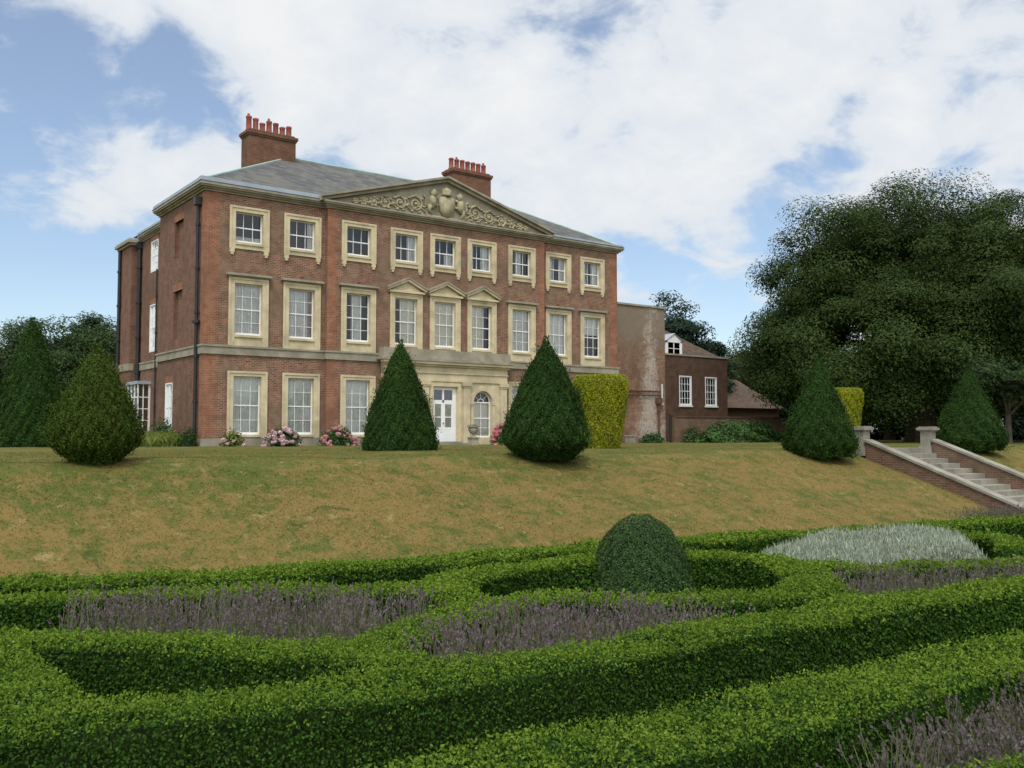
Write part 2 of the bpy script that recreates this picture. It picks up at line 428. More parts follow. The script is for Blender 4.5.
# ------------------------------------------------------------------ ground
def sstep(a): a = np.clip(a, 0, 1); return a * a * (3 - 2 * a)
def foot(x): return -24.7 - 1.8 * sstep((np.asarray(x) + 11.0) / 12.0)
def gz(x, y):
    x = np.asarray(x, float); y = np.asarray(y, float)
    top = -20.2
    u = (top - y) / (top - foot(x))
    base = -0.1 - 2.0 * (np.clip(u, 0, 1) * .75 + .25 * sstep(u))
    base = np.where(u < .22, -0.1 - 2.0 * (.22 * .75 + .25 * sstep(np.array(.22))) * (np.clip(u, 0, .22) / .22) ** 1.5, base)
    base = np.where(y < -37.3, np.minimum(-2.1 + (-37.3 - y) * .55, -1.15), base)
    wob = .035 * np.sin(x * .7 + 1.3 * np.sin(y * .5)) * np.sin(y * .9 + .6) + .02 * np.sin(x * 1.9 + y * 1.1)
    base = np.where((x > 15.45) & (x < 19.55) & (y < -20.6) & (y > -28), base - .55, base)
    return base + wob * np.where((y > -25) & (y < -16), 1, .3)
ax = np.concatenate([np.linspace(-700, -40, 10)[:-1], np.linspace(-40, -16, 10)[:-1], np.arange(-16, 32, .35), np.linspace(32, 80, 14), np.linspace(90, 900, 10)])
ay = np.concatenate([np.linspace(-700, -60, 8)[:-1], np.linspace(-60, -41, 8)[:-1], np.arange(-41, -14, .3), np.linspace(-14, 60, 30), np.linspace(70, 900, 10)])
X, Y = np.meshgrid(ax, ay, indexing='ij')
Z = gz(X, Y)
nx, ny = X.shape
ii = (np.arange(nx - 1)[:, None] * ny + np.arange(ny - 1)[None, :]).ravel()
g = MB(); g.add(np.stack([X, Y, Z], -1).reshape(-1, 3), np.stack([ii, ii + ny, ii + ny + 1, ii + 1], 1))
o = g.build('ground', M['lawn'], smooth=True); o['kind'] = 'structure'

# grass blades on the bank and terrace edge
n = 700000
gx = rng.uniform(-14, 24, n); gy = rng.uniform(-27.2, -8, n)
dx, dy = gx + 13.32, gy + 39.5
dep = dx * .5994 + dy * .8004; rx = (dx * .8004 - dy * .5994) / np.maximum(dep, .1)
keep = (np.abs(rx) < .58) & (dep > 8) & (rng.random(n) < np.clip((19 / dep) ** 2, 0, 1)) & (gy > foot(gx) - .3)
keep &= (gy < -20.9) | (rng.random(n) < .25)
keep &= ~((gx > 15.0) & (gx < 20.0) & (gy < -20.2))
gx, gy = gx[keep], gy[keep]; k = len(gx)
P = np.stack([gx, gy, gz(gx, gy)], 1)
h = rng.uniform(.010, .034, k); wd = rng.uniform(.004, .011, k); a = rng.uniform(0, 6.283, k); ln = rng.uniform(.5, 2.4, k); b = rng.uniform(0, 6.283, k)
v = np.stack([P + np.stack([np.cos(a) * wd, np.sin(a) * wd, -.005 + 0 * a], 1), P - np.stack([np.cos(a) * wd, np.sin(a) * wd, .005 + 0 * a], 1),
              P + np.stack([np.cos(b) * h * ln, np.sin(b) * h * ln, h], 1)], 1).reshape(-1, 3)
g = MB(); g.add(v, np.arange(k * 3).reshape(k, 3))
o = g.build('lawn_grass', M['blade']); tag(o, 'short sun-dried grass covering the terrace bank', 'grass', kind='stuff')

# ------------------------------------------------------------------ country house
house = thing('country_house', 'three-storey red brick country house with carved stone pediment and nine window bays', 'house', (11.9, 0, -.1))
H = house
L = 23.8; CX = 11.9
OFF = [-9.97, -7.49, -4.78, -2.22, 0, 2.22, 4.78, 7.49, 9.97]
CP = .25                      # how far the middle five bays stand forward
C0, C1 = 5.55, 18.25
def front(yf): return lambda u, d, z: (u, yf + d, z)
def side(xf): return lambda u, d, z: (xf + d, u, z)
def facade(mb, MP, u0, u1, z0, z1, opens, thick=.3, mi=0):
    us = sorted({u0, u1, *[q for o_ in opens for q in o_[:2]]}); zs = sorted({z0, z1, *[q for o_ in opens for q in o_[2:]]})
    us = [u for u in us if u0 <= u <= u1]; zs = [z for z in zs if z0 <= z <= z1]
    for i in range(len(us) - 1):
        for j in range(len(zs) - 1):
            cu, cz = (us[i] + us[i + 1]) / 2, (zs[j] + zs[j + 1]) / 2
            if any(o_[0] < cu < o_[1] and o_[2] < cz < o_[3] for o_ in opens): continue
            mb.poly([MP(us[i], 0, zs[j]), MP(us[i + 1], 0, zs[j]), MP(us[i + 1], 0, zs[j + 1]), MP(us[i], 0, zs[j + 1])], mi)
    for a0, a1, b0, b1 in opens:
        for q in ([(a0, 0, b0), (a0, thick, b0), (a0, thick, b1), (a0, 0, b1)], [(a1, 0, b0), (a1, 0, b1), (a1, thick, b1), (a1, thick, b0)],
                  [(a0, 0, b1), (a0, thick, b1), (a1, thick, b1), (a1, 0, b1)], [(a0, 0, b0), (a1, 0, b0), (a1, thick, b0), (a0, thick, b0)]):
            mb.poly([MP(*p_) for p_ in q], mi)
def mbox(mb, MP, u0, u1, d0, d1, z0, z1, mi=0): mb.box(MP(u0, d0, z0), MP(u1, d1, z1), mi)

SW, OW = 1.24, 1.75           # glazed width, stone frame width
ROWS = {'top': (8.72, 10.06), 'mid': (4.70, 6.94), 'gnd': (.40, 2.92)}
def yfront(i): return -CP if 2 <= i <= 6 else 0.0

def sash_window(parent, MP, uc, zb, zt, w_, nxp, nzp, curt, bar=.022, dep=.13, arch=False, fr=.05):
    s = MB(); hw = w_ / 2
    mbox(s, MP, uc - hw, uc - hw + fr, dep, dep + .06, zb, zt); mbox(s, MP, uc + hw - fr, uc + hw, dep, dep + .06, zb, zt)
    mbox(s, MP, uc - hw + fr, uc + hw - fr, dep, dep + .06, zt - fr, zt); mbox(s, MP, uc - hw + fr, uc + hw - fr, dep - .02, dep + .06, zb, zb + fr * 2)
    zm = (zb + zt) / 2
    mbox(s, MP, uc - hw + fr, uc + hw - fr, dep + .003, dep + .057, zm - .025, zm + .025)
    for k in range(1, nxp):
        u = uc - hw + w_ * k / nxp; mbox(s, MP, u - bar / 2, u + bar / 2, dep + .012, dep + .042, zb + .1, zt - fr)
    for k in range(1, nzp):
        if k * 2 == nzp: continue
        z = zb + (zt - zb) * k / nzp; mbox(s, MP, uc - hw + fr, uc + hw - fr, dep + .014, dep + .040, z - bar / 2, z + bar / 2)
    if arch:
        r = .95; pts = []
        for k in range(13):
            a = -1 + 2 * k / 12; pts.append((uc + a * (hw - .05), zt + .17 * (1 - a * a) - .02))
        pts2 = [(u, z + .05) for u, z in pts]
        for k in range(12):
            q = [(pts[k][0], pts[k][1]), (pts[k + 1][0], pts[k + 1][1]), (pts2[k + 1][0], pts2[k + 1][1]), (pts2[k][0], pts2[k][1])]
            s.prism([MP(u, dep, z) for u, z in q], [MP(u, dep + .05, z) for u, z in q])
    s.build('sash', M['white'], parent)
    p = MB()
    for a_ in range(nxp):
        for b_ in range(nzp):
            ua, ub = uc - hw + .01 + (w_ - .02) * a_ / nxp, uc - hw + .01 + (w_ - .02) * (a_ + 1) / nxp; za, zb2 = zb + .01 + (zt - zb - .02) * b_ / nzp, zb + .01 + (zt - zb - .02) * (b_ + 1) / nzp
            t1, t2 = random.uniform(-.007, .007), random.uniform(-.007, .007)
            p.poly([MP(ua, dep + .03 - t1 - t2, za), MP(ub, dep + .03 + t1 - t2, za), MP(ub, dep + .03 + t1 + t2, zb2), MP(ua, dep + .03 - t1 + t2, zb2)])
    p.build('pane', M['glass'], parent)
    for nm, a0, a1, b0, b1, mt in curt:
        c = MB(); nseg = max(6, int((a1 - a0) * 30)); wav = .025 if nm == 'curtain' else .004
        us = np.linspace(uc - hw + w_ * a0, uc - hw + w_ * a1, nseg + 1)
        v = []; f = []
        for k, u in enumerate(us):
            d_ = dep + .10 + wav * math.sin(k * 1.9 + uc * 3) + (.008 * math.sin(k * .7))
            v += [MP(u, d_, zb + (zt - zb) * b0), MP(u, d_, zb + (zt - zb) * b1)]
        f = [(2 * k, 2 * k + 2, 2 * k + 3, 2 * k + 1) for k in range(nseg)]
        c.add(v, f); c.build(nm, M[mt], parent)

CUR = {
 ('top', 0): [('curtain', .0, 1, .0, .22, 'sheer')], ('top', 1): [('curtain', .78, 1, 0, 1, 'sheer')], ('top', 2): [],
 ('top', 3): [('curtain', .62, 1, 0, 1, 'sheer')], ('top', 4): [('curtain', .55, 1, 0, .55, 'sheer')], ('top', 5): [('curtain', .55, 1, 0, 1, 'sheer'), ('curtain', 0, .2, 0, 1, 'sheer')],
 ('top', 6): [('curtain', .3, .6, 0, 1, 'sheer')], ('top', 7): [('curtain', .0, .35, 0, 1, 'sheer'), ('curtain', .7, 1, 0, 1, 'sheer')], ('top', 8): [('curtain', 0, .3, 0, 1, 'sheer'), ('curtain', .6, 1, 0, 1, 'sheer')],
 ('mid', 0): [('curtain', 0, 1, 0, 1, 'sheer')], ('mid', 1): [('curtain', 0, .82, 0, 1, 'sheer'), ('curtain', .82, 1, 0, 1, 'pinkcurt')], ('mid', 2): [('curtain', .3, .75, 0, 1, 'sheer')],
 ('mid', 3): [('blind', .32, 1, 0, 1, 'cream')], ('mid', 4): [('blind', 0, 1, 0, 1, 'cream')], ('mid', 5): [('blind', 0, .68, 0, 1, 'cream')],
 ('mid', 6): [('curtain', .1, .95, 0, 1, 'sheer')], ('mid', 7): [('blind', 0, 1, .05, 1, 'blind')], ('mid', 8): [('blind', 0, 1, .56, 1, 'blind')],
 ('gnd', 0): [('blind', 0, 1, .66, 1, 'blind'), ('curtain', 0, 1, 0, .66, 'sheer')], ('gnd', 1): [('curtain', 0, 1, 0, 1, 'sheer')], ('gnd', 2): [('blind', 0, 1, .7, 1, 'blind'), ('curtain', .1, 1, 0, .7, 'sheer')],
 ('gnd', 6): [('curtain', 0, 1, 0, 1, 'sheer')], ('gnd', 7): [('curtain', 0, 1, 0, 1, 'sheer')], ('gnd', 8): [('curtain', 0, 1, 0, 1, 'sheer')]}

# walls
opens = {0: [], 1: [], 2: []}
for i, of in enumerate(OFF):
    sec = 0 if i < 2 else (1 if i < 7 else 2)
    for row, (zb, zt) in ROWS.items():
        if row == 'gnd' and i in (3, 4, 5): continue
        x = CX + of
        opens[sec].append((x - SW / 2 - .06, x + SW / 2 + .06, zb - .06, zt + .06))
wall = MB()
facade(wall, front(0), 0, C0, -.3, 11.0, opens[0]); facade(wall, front(-CP), C0, C1, -.3, 11.0, opens[1]); facade(wall, front(0), C1, L, -.3, 11.0, opens[2])
wall.poly([(C0, -CP, -.3), (C0, 0, -.3), (C0, 0, 11), (C0, -CP, 11)]); wall.poly([(C1, -CP, -.3), (C1, 0, -.3), (C1, 0, 11), (C1, -CP, 11)])
wall.poly([(L, 0, -.3), (L, 14, -.3), (L, 14, 11), (L, 0, 11)]); wall.poly([(1.0, 14, -.3), (L, 14, -.3), (L, 14, 11), (1.0, 14, 11)])
wall.build('wall', M['brick'], H)
sw_ = MB()
sideopens = [(4.05, 5.05, .55, 2.75)]
blind = [(2.9, 4.1, 8.4, 10.1), (2.9, 4.1, 4.7, 6.9)]
facade(sw_, side(0), 0, 6.4, -.3, 11.0, sideopens + blind, .16)
for a0, a1, b0, b1 in blind: sw_.poly([(.16, a0, b0), (.16, a1, b0), (.16, a1, b1), (.16, a0, b1)])
sw_.poly([(0, 6.4, -.3), (1.0, 6.4, -.3), (1.0, 6.4, 11), (0, 6.4, 11)])
bo = [(10.1, 11.3, 8.95, 10.5), (10.1, 11.3, 4.75, 7.15)]
facade(sw_, side(1.0), 6.4, 13.2, -.3, 11.0, bo)
sw_.box((.5, 13.2, -.3), (1.02, 15.6, 10.6))
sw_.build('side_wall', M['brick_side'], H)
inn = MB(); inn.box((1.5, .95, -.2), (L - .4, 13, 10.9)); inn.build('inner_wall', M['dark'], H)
for x0, x1, yf in ((.003, .52, 0), (C0 - .003, C0 + .40, -CP), (C1 - .40, C1 + .003, -CP), (L - .52, L + .003, 0)):
    for z0_, z1_ in ((.26, 3.80), (4.24, 10.77)):
        q = MB(); z = z0_; k = 0
        while z < z1_ - .01:
            e = .115 * (k % 2); zz = min(z + .308, z1_)
            xa = x0 - (e if x0 > C1 - 1 else 0); xb = x1 + (e if x1 < C0 + 1 else 0)
            q.box((xa, yf - .008, z), (xb, yf + .05, zz)); z = zz; k += 1
        q.build('brick_dressing', M['brick_orange'], H)
q = MB(); q.box((-.008, .0, .26), (.05, .42, 3.80)); q.build('brick_dressing', M['brick_orange'], H)
q = MB(); q.box((-.008, .0, 4.24), (.05, .42, 10.77)); q.build('brick_dressing', M['brick_orange'], H)
for a0, a1, b0, b1 in blind + sideopens:
    q = MB(); q.box((-.012, a0 - .12, b1), (.1, a1 + .12, b1 + .32)); q.build('window_arch', M['brick_orange'], H)
for a0, a1, b0, b1 in bo:
    q = MB(); q.box((.988, a0 - .1, b1), (1.1, a1 + .1, b1 + .3)); q.build('window_arch', M['brick_orange'], H)
# stone band, plinth, cornice
bd = MB()
def run(mb, d0, d1, z0, z1, lo=0.0):      # a moulding all along front and left side
    mb.box((-d1, -d1, z0), (C0 - d1 + .0, .02, z1)); mb.box((C0 - d1, -CP - d1, z0), (C1 + d1, .02, z1)); mb.box((C1 + d1, -d1, z0), (L + d1, .02, z1))
    mb.box((-d1, .02, z0), (.02, 6.4 + d1 * .6, z1)); mb.box((1.0 - d1 * .8, 6.4 + d1 * .6, z0), (1.04, 13.15, z1))
run(bd, 0, .07, 3.82, 4.14); run(bd, 0, .11, 4.14, 4.22)
bd.box((.43, 13.15, 3.82), (.7, 15.7, 4.2))
bd.build('string_course', M['stone_grey'], H)
pl = MB(); run(pl, 0, .06, -.3, .24); pl.build('plinth', M['stone_grey'], H)
co = MB()
run(co, 0, .08, 10.78, 10.86); run(co, 0, .17, 10.86, 10.93); run(co, 0, .27, 10.93, 11.0); run(co, 0, .32, 11.0, 11.08)
co.box((.38, 13.05, 10.6), (1.1, 15.7, 10.72)); co.box((.26, 12.95, 10.72), (1.1, 15.8, 10.88))
co.build('cornice', M['stone_grey'], H)
# roof
rf = MB()
z0 = 11.12; RL = (6.7, 7, 15.0); RR = (17.1, 7, 15.0)
A = (-.34, -.34, z0); B = (L + .34, -.34, z0); Cc = (L + .34, 14.3, z0); D = (.7, 14.3, z0); E_ = (.7, 6.7, z0); F_ = (-.34, 6.7, z0)
rf.poly([A, B, RR, RL]); rf.poly([B, Cc, RR]); rf.poly([Cc, D, RL, RR]); rf.poly([D, E_, RL]); rf.poly([E_, F_, RL]); rf.poly([F_, A, RL])
apz = 13.08; yb = -.3 + (apz - 11.12) / (15 - 11.12) * 7.34
rf.poly([(C0 - .3, -.45, 11.14), (CX, -.45, apz), (CX, yb, apz)]); rf.poly([(C1 + .3, -.45, 11.14), (CX, -.45, apz), (CX, yb, apz)])
roof = rf.build('roof', M['slate'], H)
for q0, q1 in (((-.30, -.30, 11.083), (C0 - .2, .1, 11.31)), ((C1 + .3, -.28, 11.083), (L + .28, .1, 11.24)), ((-.30, .1, 11.083), (-.05, 6.6, 11.29)), ((.74, 6.6, 11.083), (.94, 13.1, 11.26)), ((.32, 13.0, 10.883), (1.1, 15.75, 10.97))):
    ld = MB(); ld.box(q0, q1); ld.build('gutter', M['lead'], H)
cp = MB()
cp.tube([(L + .1, -.1, 11.22), RR], .075, 6); cp.tube([(-.1, -.1, 11.27), RL], .06, 6); cp.tube([RL, RR], .09, 6)
cp.build('ridge_flashing', M['copper'], H)
# pediment
pd = MB(); yf = -CP
bz = 11.05
pd.prism([(C0 - .2, yf - .06, bz + .02), (C1 + .2, yf - .06, bz + .02), (CX, yf - .06, 13.0)], [(C0 - .2, 1.2, bz + .02), (C1 + .2, 1.2, bz + .02), (CX, 1.2, 13.0)])
for sg in (-1, 1):
    tip = CX + sg * (C1 - CX + .46)
    def rake(t0, t1, y0):
        pts = [(tip, yf + y0, bz + t0), (CX, yf + y0, 12.98 + t0), (CX, yf + y0, 12.98 + t1), (tip, yf + y0, bz + t1)]
        pd.prism(pts, [(a_, .4, c_) for a_, b_, c_ in pts])
    rake(-.02, .13, -.25); rake(.13, .24, -.38)
pd.build('pediment', M['stone_grey'], H)
cv = MB(); yy = yf - .1
def spiral(cx, cz, r, sg, turns=1.6, t0=0.0):
    pts = []
    for k in range(26):
        u = k / 25; a = t0 + sg * u * turns * 2 * math.pi; rr = r * (1 - .82 * u)
        pts.append((cx + rr * math.cos(a), yy, cz + rr * math.sin(a)))
    cv.tube(pts, [.055 * (1 - .4 * k / 25) for k in range(26)], 6)
    for k in range(7):
        a = t0 + sg * k * .9
        cv.blob((cx + r * 1.1 * math.cos(a), yy, cz + r * 1.02 * math.sin(a)), (.10, .09, .055), .3, 0, 8, 5)
    cv.blob((cx, yy, cz), (.09, .09, .09), 0, 0, 8, 6)
for sg in (-1, 1):
    for dx_, r in ((1.75, .42), (2.62, .35), (3.4, .27), (4.05, .2), (4.6, .145), (5.0, .1)):
        spiral(CX + sg * dx_, 11.17 + r * 1.05, r, sg if r > .3 else -sg, 1.6, .6 if sg > 0 else 2.5)
    pts = [(CX + sg * (1.2 + k * .2), yy, 11.22 + .30 * (1 - k / 21) * abs(math.sin(k * .8)) + .02) for k in range(21)]
    cv.tube(pts, .035, 6)
    # rampant supporter beside the shield
    bx_ = CX + sg * .82
    cv.blob((bx_, yy - .03, 11.85), (.2, .2, .36), .25, 0, 12, 8); cv.blob((bx_ - sg * .06, yy - .06, 12.28), (.17, .18, .2), .25, 0, 12, 8)
    cv.blob((bx_ - sg * .17, yy - .08, 12.31), (.1, .1, .08), .1, 0, 10, 6)
    cv.tube([(bx_ + sg * .05, yy, 11.7), (bx_ + sg * .2, yy - .04, 11.45), (bx_ + sg * .02, yy, 11.2)], [.15, .1, .08], 8)
    cv.tube([(bx_ - sg * .05, yy, 12.0), (bx_ - sg * .3, yy - .08, 12.1)], [.09, .06], 8); cv.tube([(bx_ - sg * .08, yy, 11.75), (bx_ - sg * .3, yy - .06, 11.7)], [.09, .06], 8)
    cv.tube([(bx_ + sg * .18, yy, 11.5), (bx_ + sg * .42, yy, 11.7), (bx_ + sg * .36, yy, 12.0), (bx_ + sg * .5, yy, 12.1)], [.05, .05, .04, .06], 6)
sh = [(-.38, 12.15), (-.42, 11.8), (-.36, 11.45), (-.18, 11.25), (0, 11.17), (.18, 11.25), (.36, 11.45), (.42, 11.8), (.38, 12.15), (.15, 12.2), (0, 12.15), (-.15, 12.2)]
cv.prism([(CX + a_, yy - .14, b_) for a_, b_ in sh], [(CX + a_ * 1.08, yy + .06, 11.7 + (b_ - 11.7) * 1.06) for a_, b_ in sh])
cv.lathe((CX, yy, 12.24), [(.26, 0), (.28, .09), (.24, .12), (.3, .26), (.2, .36), (.06, .42), (.04, .5)], 12)
cv.box((CX - 1.1, yy - .08, 11.09), (CX + 1.1, yy + .03, 11.17))
cv.build('pediment_carving', M['stone_carved'], H, True)

# windows of the front
for i, of in enumerate(OFF):
    for row, (zb, zt) in ROWS.items():
        if row == 'gnd' and i in (3, 4, 5): continue
        x = CX + of; MP = front(yfront(i))
        s = MB(); hs, ho = SW / 2, OW / 2
        ft = .22 if row != 'gnd' else .19
        top = zt + ft
        def jamb(u0, u1, z0_, z1_, d0=-.07, d1=.24): mbox(s, MP, u0, u1, d0, d1, z0_, z1_)
        low = {'top': 8.42, 'mid': 4.225, 'gnd': .245}[row]
        jamb(x - ho, x - hs, low, top); jamb(x + hs, x + ho, low, top); jamb(x - hs, x + hs, zt, top)
        # raised outer fillet
        jamb(x - ho - .02, x - ho + .07, low, top + .02, -.10, -.06); jamb(x + ho - .07, x + ho + .02, low, top + .02, -.10, -.06); jamb(x - ho + .07, x + ho - .07, top - .07, top + .02, -.10, -.06)
        jamb(x - hs, x + hs, zb - .1, zb, -.10, .24)
        if row == 'top':
            jamb(x - hs, x + hs, low + .02, zb - .1, -.05, .2)
            for sg in (-1, 1): jamb(x + sg * (ho - .11) - .1, x + sg * (ho - .11) + .1, 8.26, low, -.09, .02); jamb(x + sg * (ho - .11) - .06, x + sg * (ho - .11) + .06, 8.16, 8.26, -.08, .02)
        else: jamb(x - hs, x + hs, low, zb - .1, -.04, .2)
        win = s.build('window', M['stone'], H)
        nz = 2 if row == 'top' else 4
        sash_window(win, MP, x, zb, zt, SW, 3, nz, CUR[(row, i)], arch=(row == 'top' and i == 1))
        if row == 'mid':
            hd = MB()
            if i in (3, 4, 5):
                mbox(hd, MP, x - .98, x + .98, -.2, .02, top + .03, top + .13)
                apx = top + .60
                for sg in (-1, 1):
                    pts = [(x + sg * 1.04, top + .13), (x, apx), (x, apx + .11), (x + sg * 1.04, top + .22)]
                    hd.prism([MP(u, -.26, z) for u, z in pts], [MP(u, .02, z) for u, z in pts])
                    pts = [(x + sg * 1.07, top + .22), (x, apx + .11), (x, apx + .19), (x + sg * 1.07, top + .30)]
                    hd.prism([MP(u, -.30, z) for u, z in pts], [MP(u, .02, z) for u, z in pts], 1)
                pts = [(x - .9, top + .13), (x + .9, top + .13), (x, apx - .01)]
                hd.prism([MP(u, -.1, z) for u, z in pts], [MP(u, .02, z) for u, z in pts])
                hd.build('window_pediment', [M['stone'], M['stone_grey']], win)
            else:
                mbox(hd, MP, x - .93, x + .93, -.13, .02, top + .03, top + .09); mbox(hd, MP, x - 1.0, x + 1.0, -.24, .02, top + .09, top + .18)
                hd.build('window_hood', M['stone_grey'], win)
        if row == 'gnd': pass
# brick wall tie plates
for i, z in [(i, 7.55) for i in (0, 1, 2, 6, 7, 8)] + [(0, 3.65), (1, 3.65)]:
    tp = MB(); tp.box((CX + OFF[i] - .08, yfront(i) - .03, z - .07), (CX + OFF[i] + .08, yfront(i) + .01, z + .07)); tp.build('air_brick', M['brick_orange'], H)
# side windows
for MP, uc, zb, zt, ww, nxp, nzp in ((side(0), 4.55, .6, 2.7, .9, 2, 4), (side(1.0), 10.7, 9.0, 10.45, 1.1, 2, 4), (side(1.0), 10.7, 4.8, 7.1, 1.1, 2, 4)):
    s = MB(); hw = ww / 2
    for a0, a1, b0, b1 in ((uc - hw - .07, uc - hw, zb - .06, zt + .06), (uc + hw, uc + hw + .07, zb - .06, zt + .06), (uc - hw, uc + hw, zt, zt + .06), (uc - hw - .1, uc + hw + .1, zb - .12, zb)):
        mbox(s, MP, a0, a1, -.02, .15, b0, b1)
    win = s.build('window', M['white'], H)
    sash_window(win, MP, uc, zb, zt, ww, nxp, nzp, [('curtain', 0, 1, 0, 1, 'sheer')], dep=.04, fr=.06)
bw = MB(); BX, BY = .35, 11.0
bw.box((BX, BY, -.3), (1.0, BY + 1.9, .5))
bay = bw.build('bay_window', M['white'], H)
s = MB(); s.box((BX - .07, BY - .1, 3.0), (1.02, BY + 2.0, 3.16)); s.build('bay_roof', M['lead'], bay)
s = MB()
for y_ in (0, .61, 1.21, 1.82): s.box((BX, BY + y_, .5), (BX + .07, BY + y_ + .08, 3.0))
s.box((.9, BY, .5), (1.0, BY + .06, 3.0)); s.box((.62, BY, .5), (.67, BY + .05, 3.0))
for z_ in (1.1, 1.7, 2.3): s.box((BX + .005, BY + .08, z_), (BX + .06, BY + 1.82, z_ + .05)); s.box((BX + .07, BY + .005, z_), (.9, BY + .045, z_ + .05))
s.build('sash', M['white'], bay)
s = MB(); s.box((BX + .05, BY + .03, .5), (BX + .056, BY + 1.86, 3.0)); s.box((BX + .07, BY + .025, .5), (.9, BY + .03, 3.0)); s.build('pane', M['glass'], bay)
# downpipes
def pipe(pts, r, hop=None, mt='iron', par=H, name='downpipe'):
    p = MB(); p.tube(pts, r, 8)
    if hop: p.box((hop[0] - .16, hop[1] - .16, hop[2] - .18), (hop[0] + .16, hop[1] + .16, hop[2] + .16))
    z_ = pts[0][2]
    while z_ < pts[-1][2]:
        p.lathe((pts[0][0], pts[0][1], z_), [(r * 1.45, -.05), (r * 1.45, .05)], 8); z_ += 1.9
    return p.build(name, M[mt], par)
pipe([(-.13, .55, -.1), (-.13, .55, 10.5)], .075, (-.14, .55, 10.4))
pipe([(-.12, .55, 5.2), (-.12, .55, 5.25)], .13)
pipe([(.86, 13.0, -.1), (.86, 13.0, 10.8)], .11, (.86, 13.0, 10.6)); pipe([(.4, 15.2, -.1), (.4, 15.2, 10.6)], .09)
pipe([(.92, 10.0, -.1), (.92, 10.0, 8.9)], .04)
# chimneys
for sg in (-1, 1):
    cx_, hw_ = (5.5, 1.27) if sg < 0 else (17.95, 1.36)
    zt0 = 15.62 if sg < 0 else 15.72
    c = MB(); c.box((cx_ - hw_, 6.2, 12.6), (cx_ + hw_, 7.2, zt0)); c.box((cx_ - hw_ - .05, 6.15, zt0), (cx_ + hw_ + .05, 7.25, zt0 + .09)); c.box((cx_ - hw_ - .1, 6.1, zt0 + .09), (cx_ + hw_ + .1, 7.3, zt0 + .24))
    c.box((cx_ - hw_ + .04, 6.24, zt0 + .24), (cx_ + hw_ - .04, 7.16, zt0 + .34))
    ch = c.build('chimney', M['brick_chimney'], H)
    hs_ = (.78, .72, .54, .72, .68, .54, .64) if sg < 0 else (.68, .67, .68, .66, .67, .66, .64)
    for k in range(7):
        p = MB(); px_ = cx_ + (k - 3) * hw_ * .285; hh = hs_[k]; zb_ = zt0 + .32
        p.lathe((px_, 6.7, zb_), [(.165, 0), (.165, .07), (.145, .1), (.135, hh - .12), (.155, hh - .1), (.155, hh - .02), (.115, hh), (.10, hh - .05)], 12, 0, True)
        if (sg < 0 and k in (0, 3)) or (sg > 0 and k in (1, 6)): p.box((px_ - .07, 6.66, zb_ - .03 + hh), (px_ + .03, 6.74, zb_ + .13 + hh))
        p.build('chimney_pot', M['pot'], ch, True)
# portico
po = MB(); PY = -CP - .36
def arch_fill(mb, MP, uc, r, zs, zt_, thick):
    N = 16; up = []
    for k in range(N + 1):
        a = math.pi * k / N; up.append((uc - r * math.cos(a), zs + r * math.sin(a)))
    for k in range(N):
        (u0, a0), (u1, a1) = up[k], up[k + 1]
        mb.poly([MP(u0, 0, a0), MP(u1, 0, a1), MP(u1, 0, zt_), MP(u0, 0, zt_)]); mb.poly([MP(u0, 0, a0), MP(u1, 0, a1), MP(u1, thick, a1), MP(u0, thick, a0)])
def ring(mb, MP, uc, zs, r0, r1, d0, d1):
    N = 18
    for k in range(N):
        a, b_ = math.pi * k / N, math.pi * (k + 1) / N
        q4 = [(uc - rr * math.cos(t_), zs + rr * math.sin(t_)) for rr, t_ in ((r0, a), (r1, a), (r1, b_), (r0, b_))]
        mb.prism([MP(u, d0, z) for u, z in q4], [MP(u, d1, z) for u, z in q4])
MPp = front(PY)
AR, AZ = .56, 2.0
DX = 11.72
po_open = [(DX - .7, DX + .7, .05, 2.72)]
for sg in (-1, 1): po_open.append((CX + sg * 2.05 - AR, CX + sg * 2.05 + AR, .25, AZ + AR))
facade(po, MPp, 8.35, 15.45, -.3, 3.9, po_open, .34)
for sg in (-1, 1):
    arch_fill(po, MPp, CX + sg * 2.05, AR, AZ, AZ + AR, .34)
    ring(po, MPp, CX + sg * 2.05, AZ, AR + .02, AR + .17, -.07, .01)
    for s2 in (-1, 1): mbox(po, MPp, CX + sg * 2.05 + s2 * (AR + .095) - .08, CX + sg * 2.05 + s2 * (AR + .095) + .08, -.07, .01, .25, AZ - .002); mbox(po, MPp, CX + sg * 2.05 + s2 * (AR + .1) - .11, CX + sg * 2.05 + s2 * (AR + .1) + .11, -.1, .008, AZ - .12, AZ - .004)
po.poly([(8.35, PY, -.3), (8.35, -CP, -.3), (8.35, -CP, 3.9), (8.35, PY, 3.9)]); po.poly([(15.45, PY, -.3), (15.45, -CP, -.3), (15.45, -CP, 3.9), (15.45, PY, 3.9)])
for z0_, z1_, d in ((2.98, 3.1, .06), (3.1, 3.36, .04), (3.36, 3.42, .09), (3.42, 3.7, .05), (3.7, 3.8, .16), (3.8, 3.92, .30)):
    mbox(po, MPp, 8.35 - d * .7, 15.45 + d * .7, -d, .02, z0_, z1_)
portico = po.build('portico', M['stone'], H)
lg = MB(); mbox(lg, MPp, 8.05, 15.75, -.36, .4, 3.922, 4.05); mbox(lg, MPp, 8.2, 15.6, -.16, .34, 4.05, 4.5)
lg.build('portico_ledge', M['stone_grey'], portico)
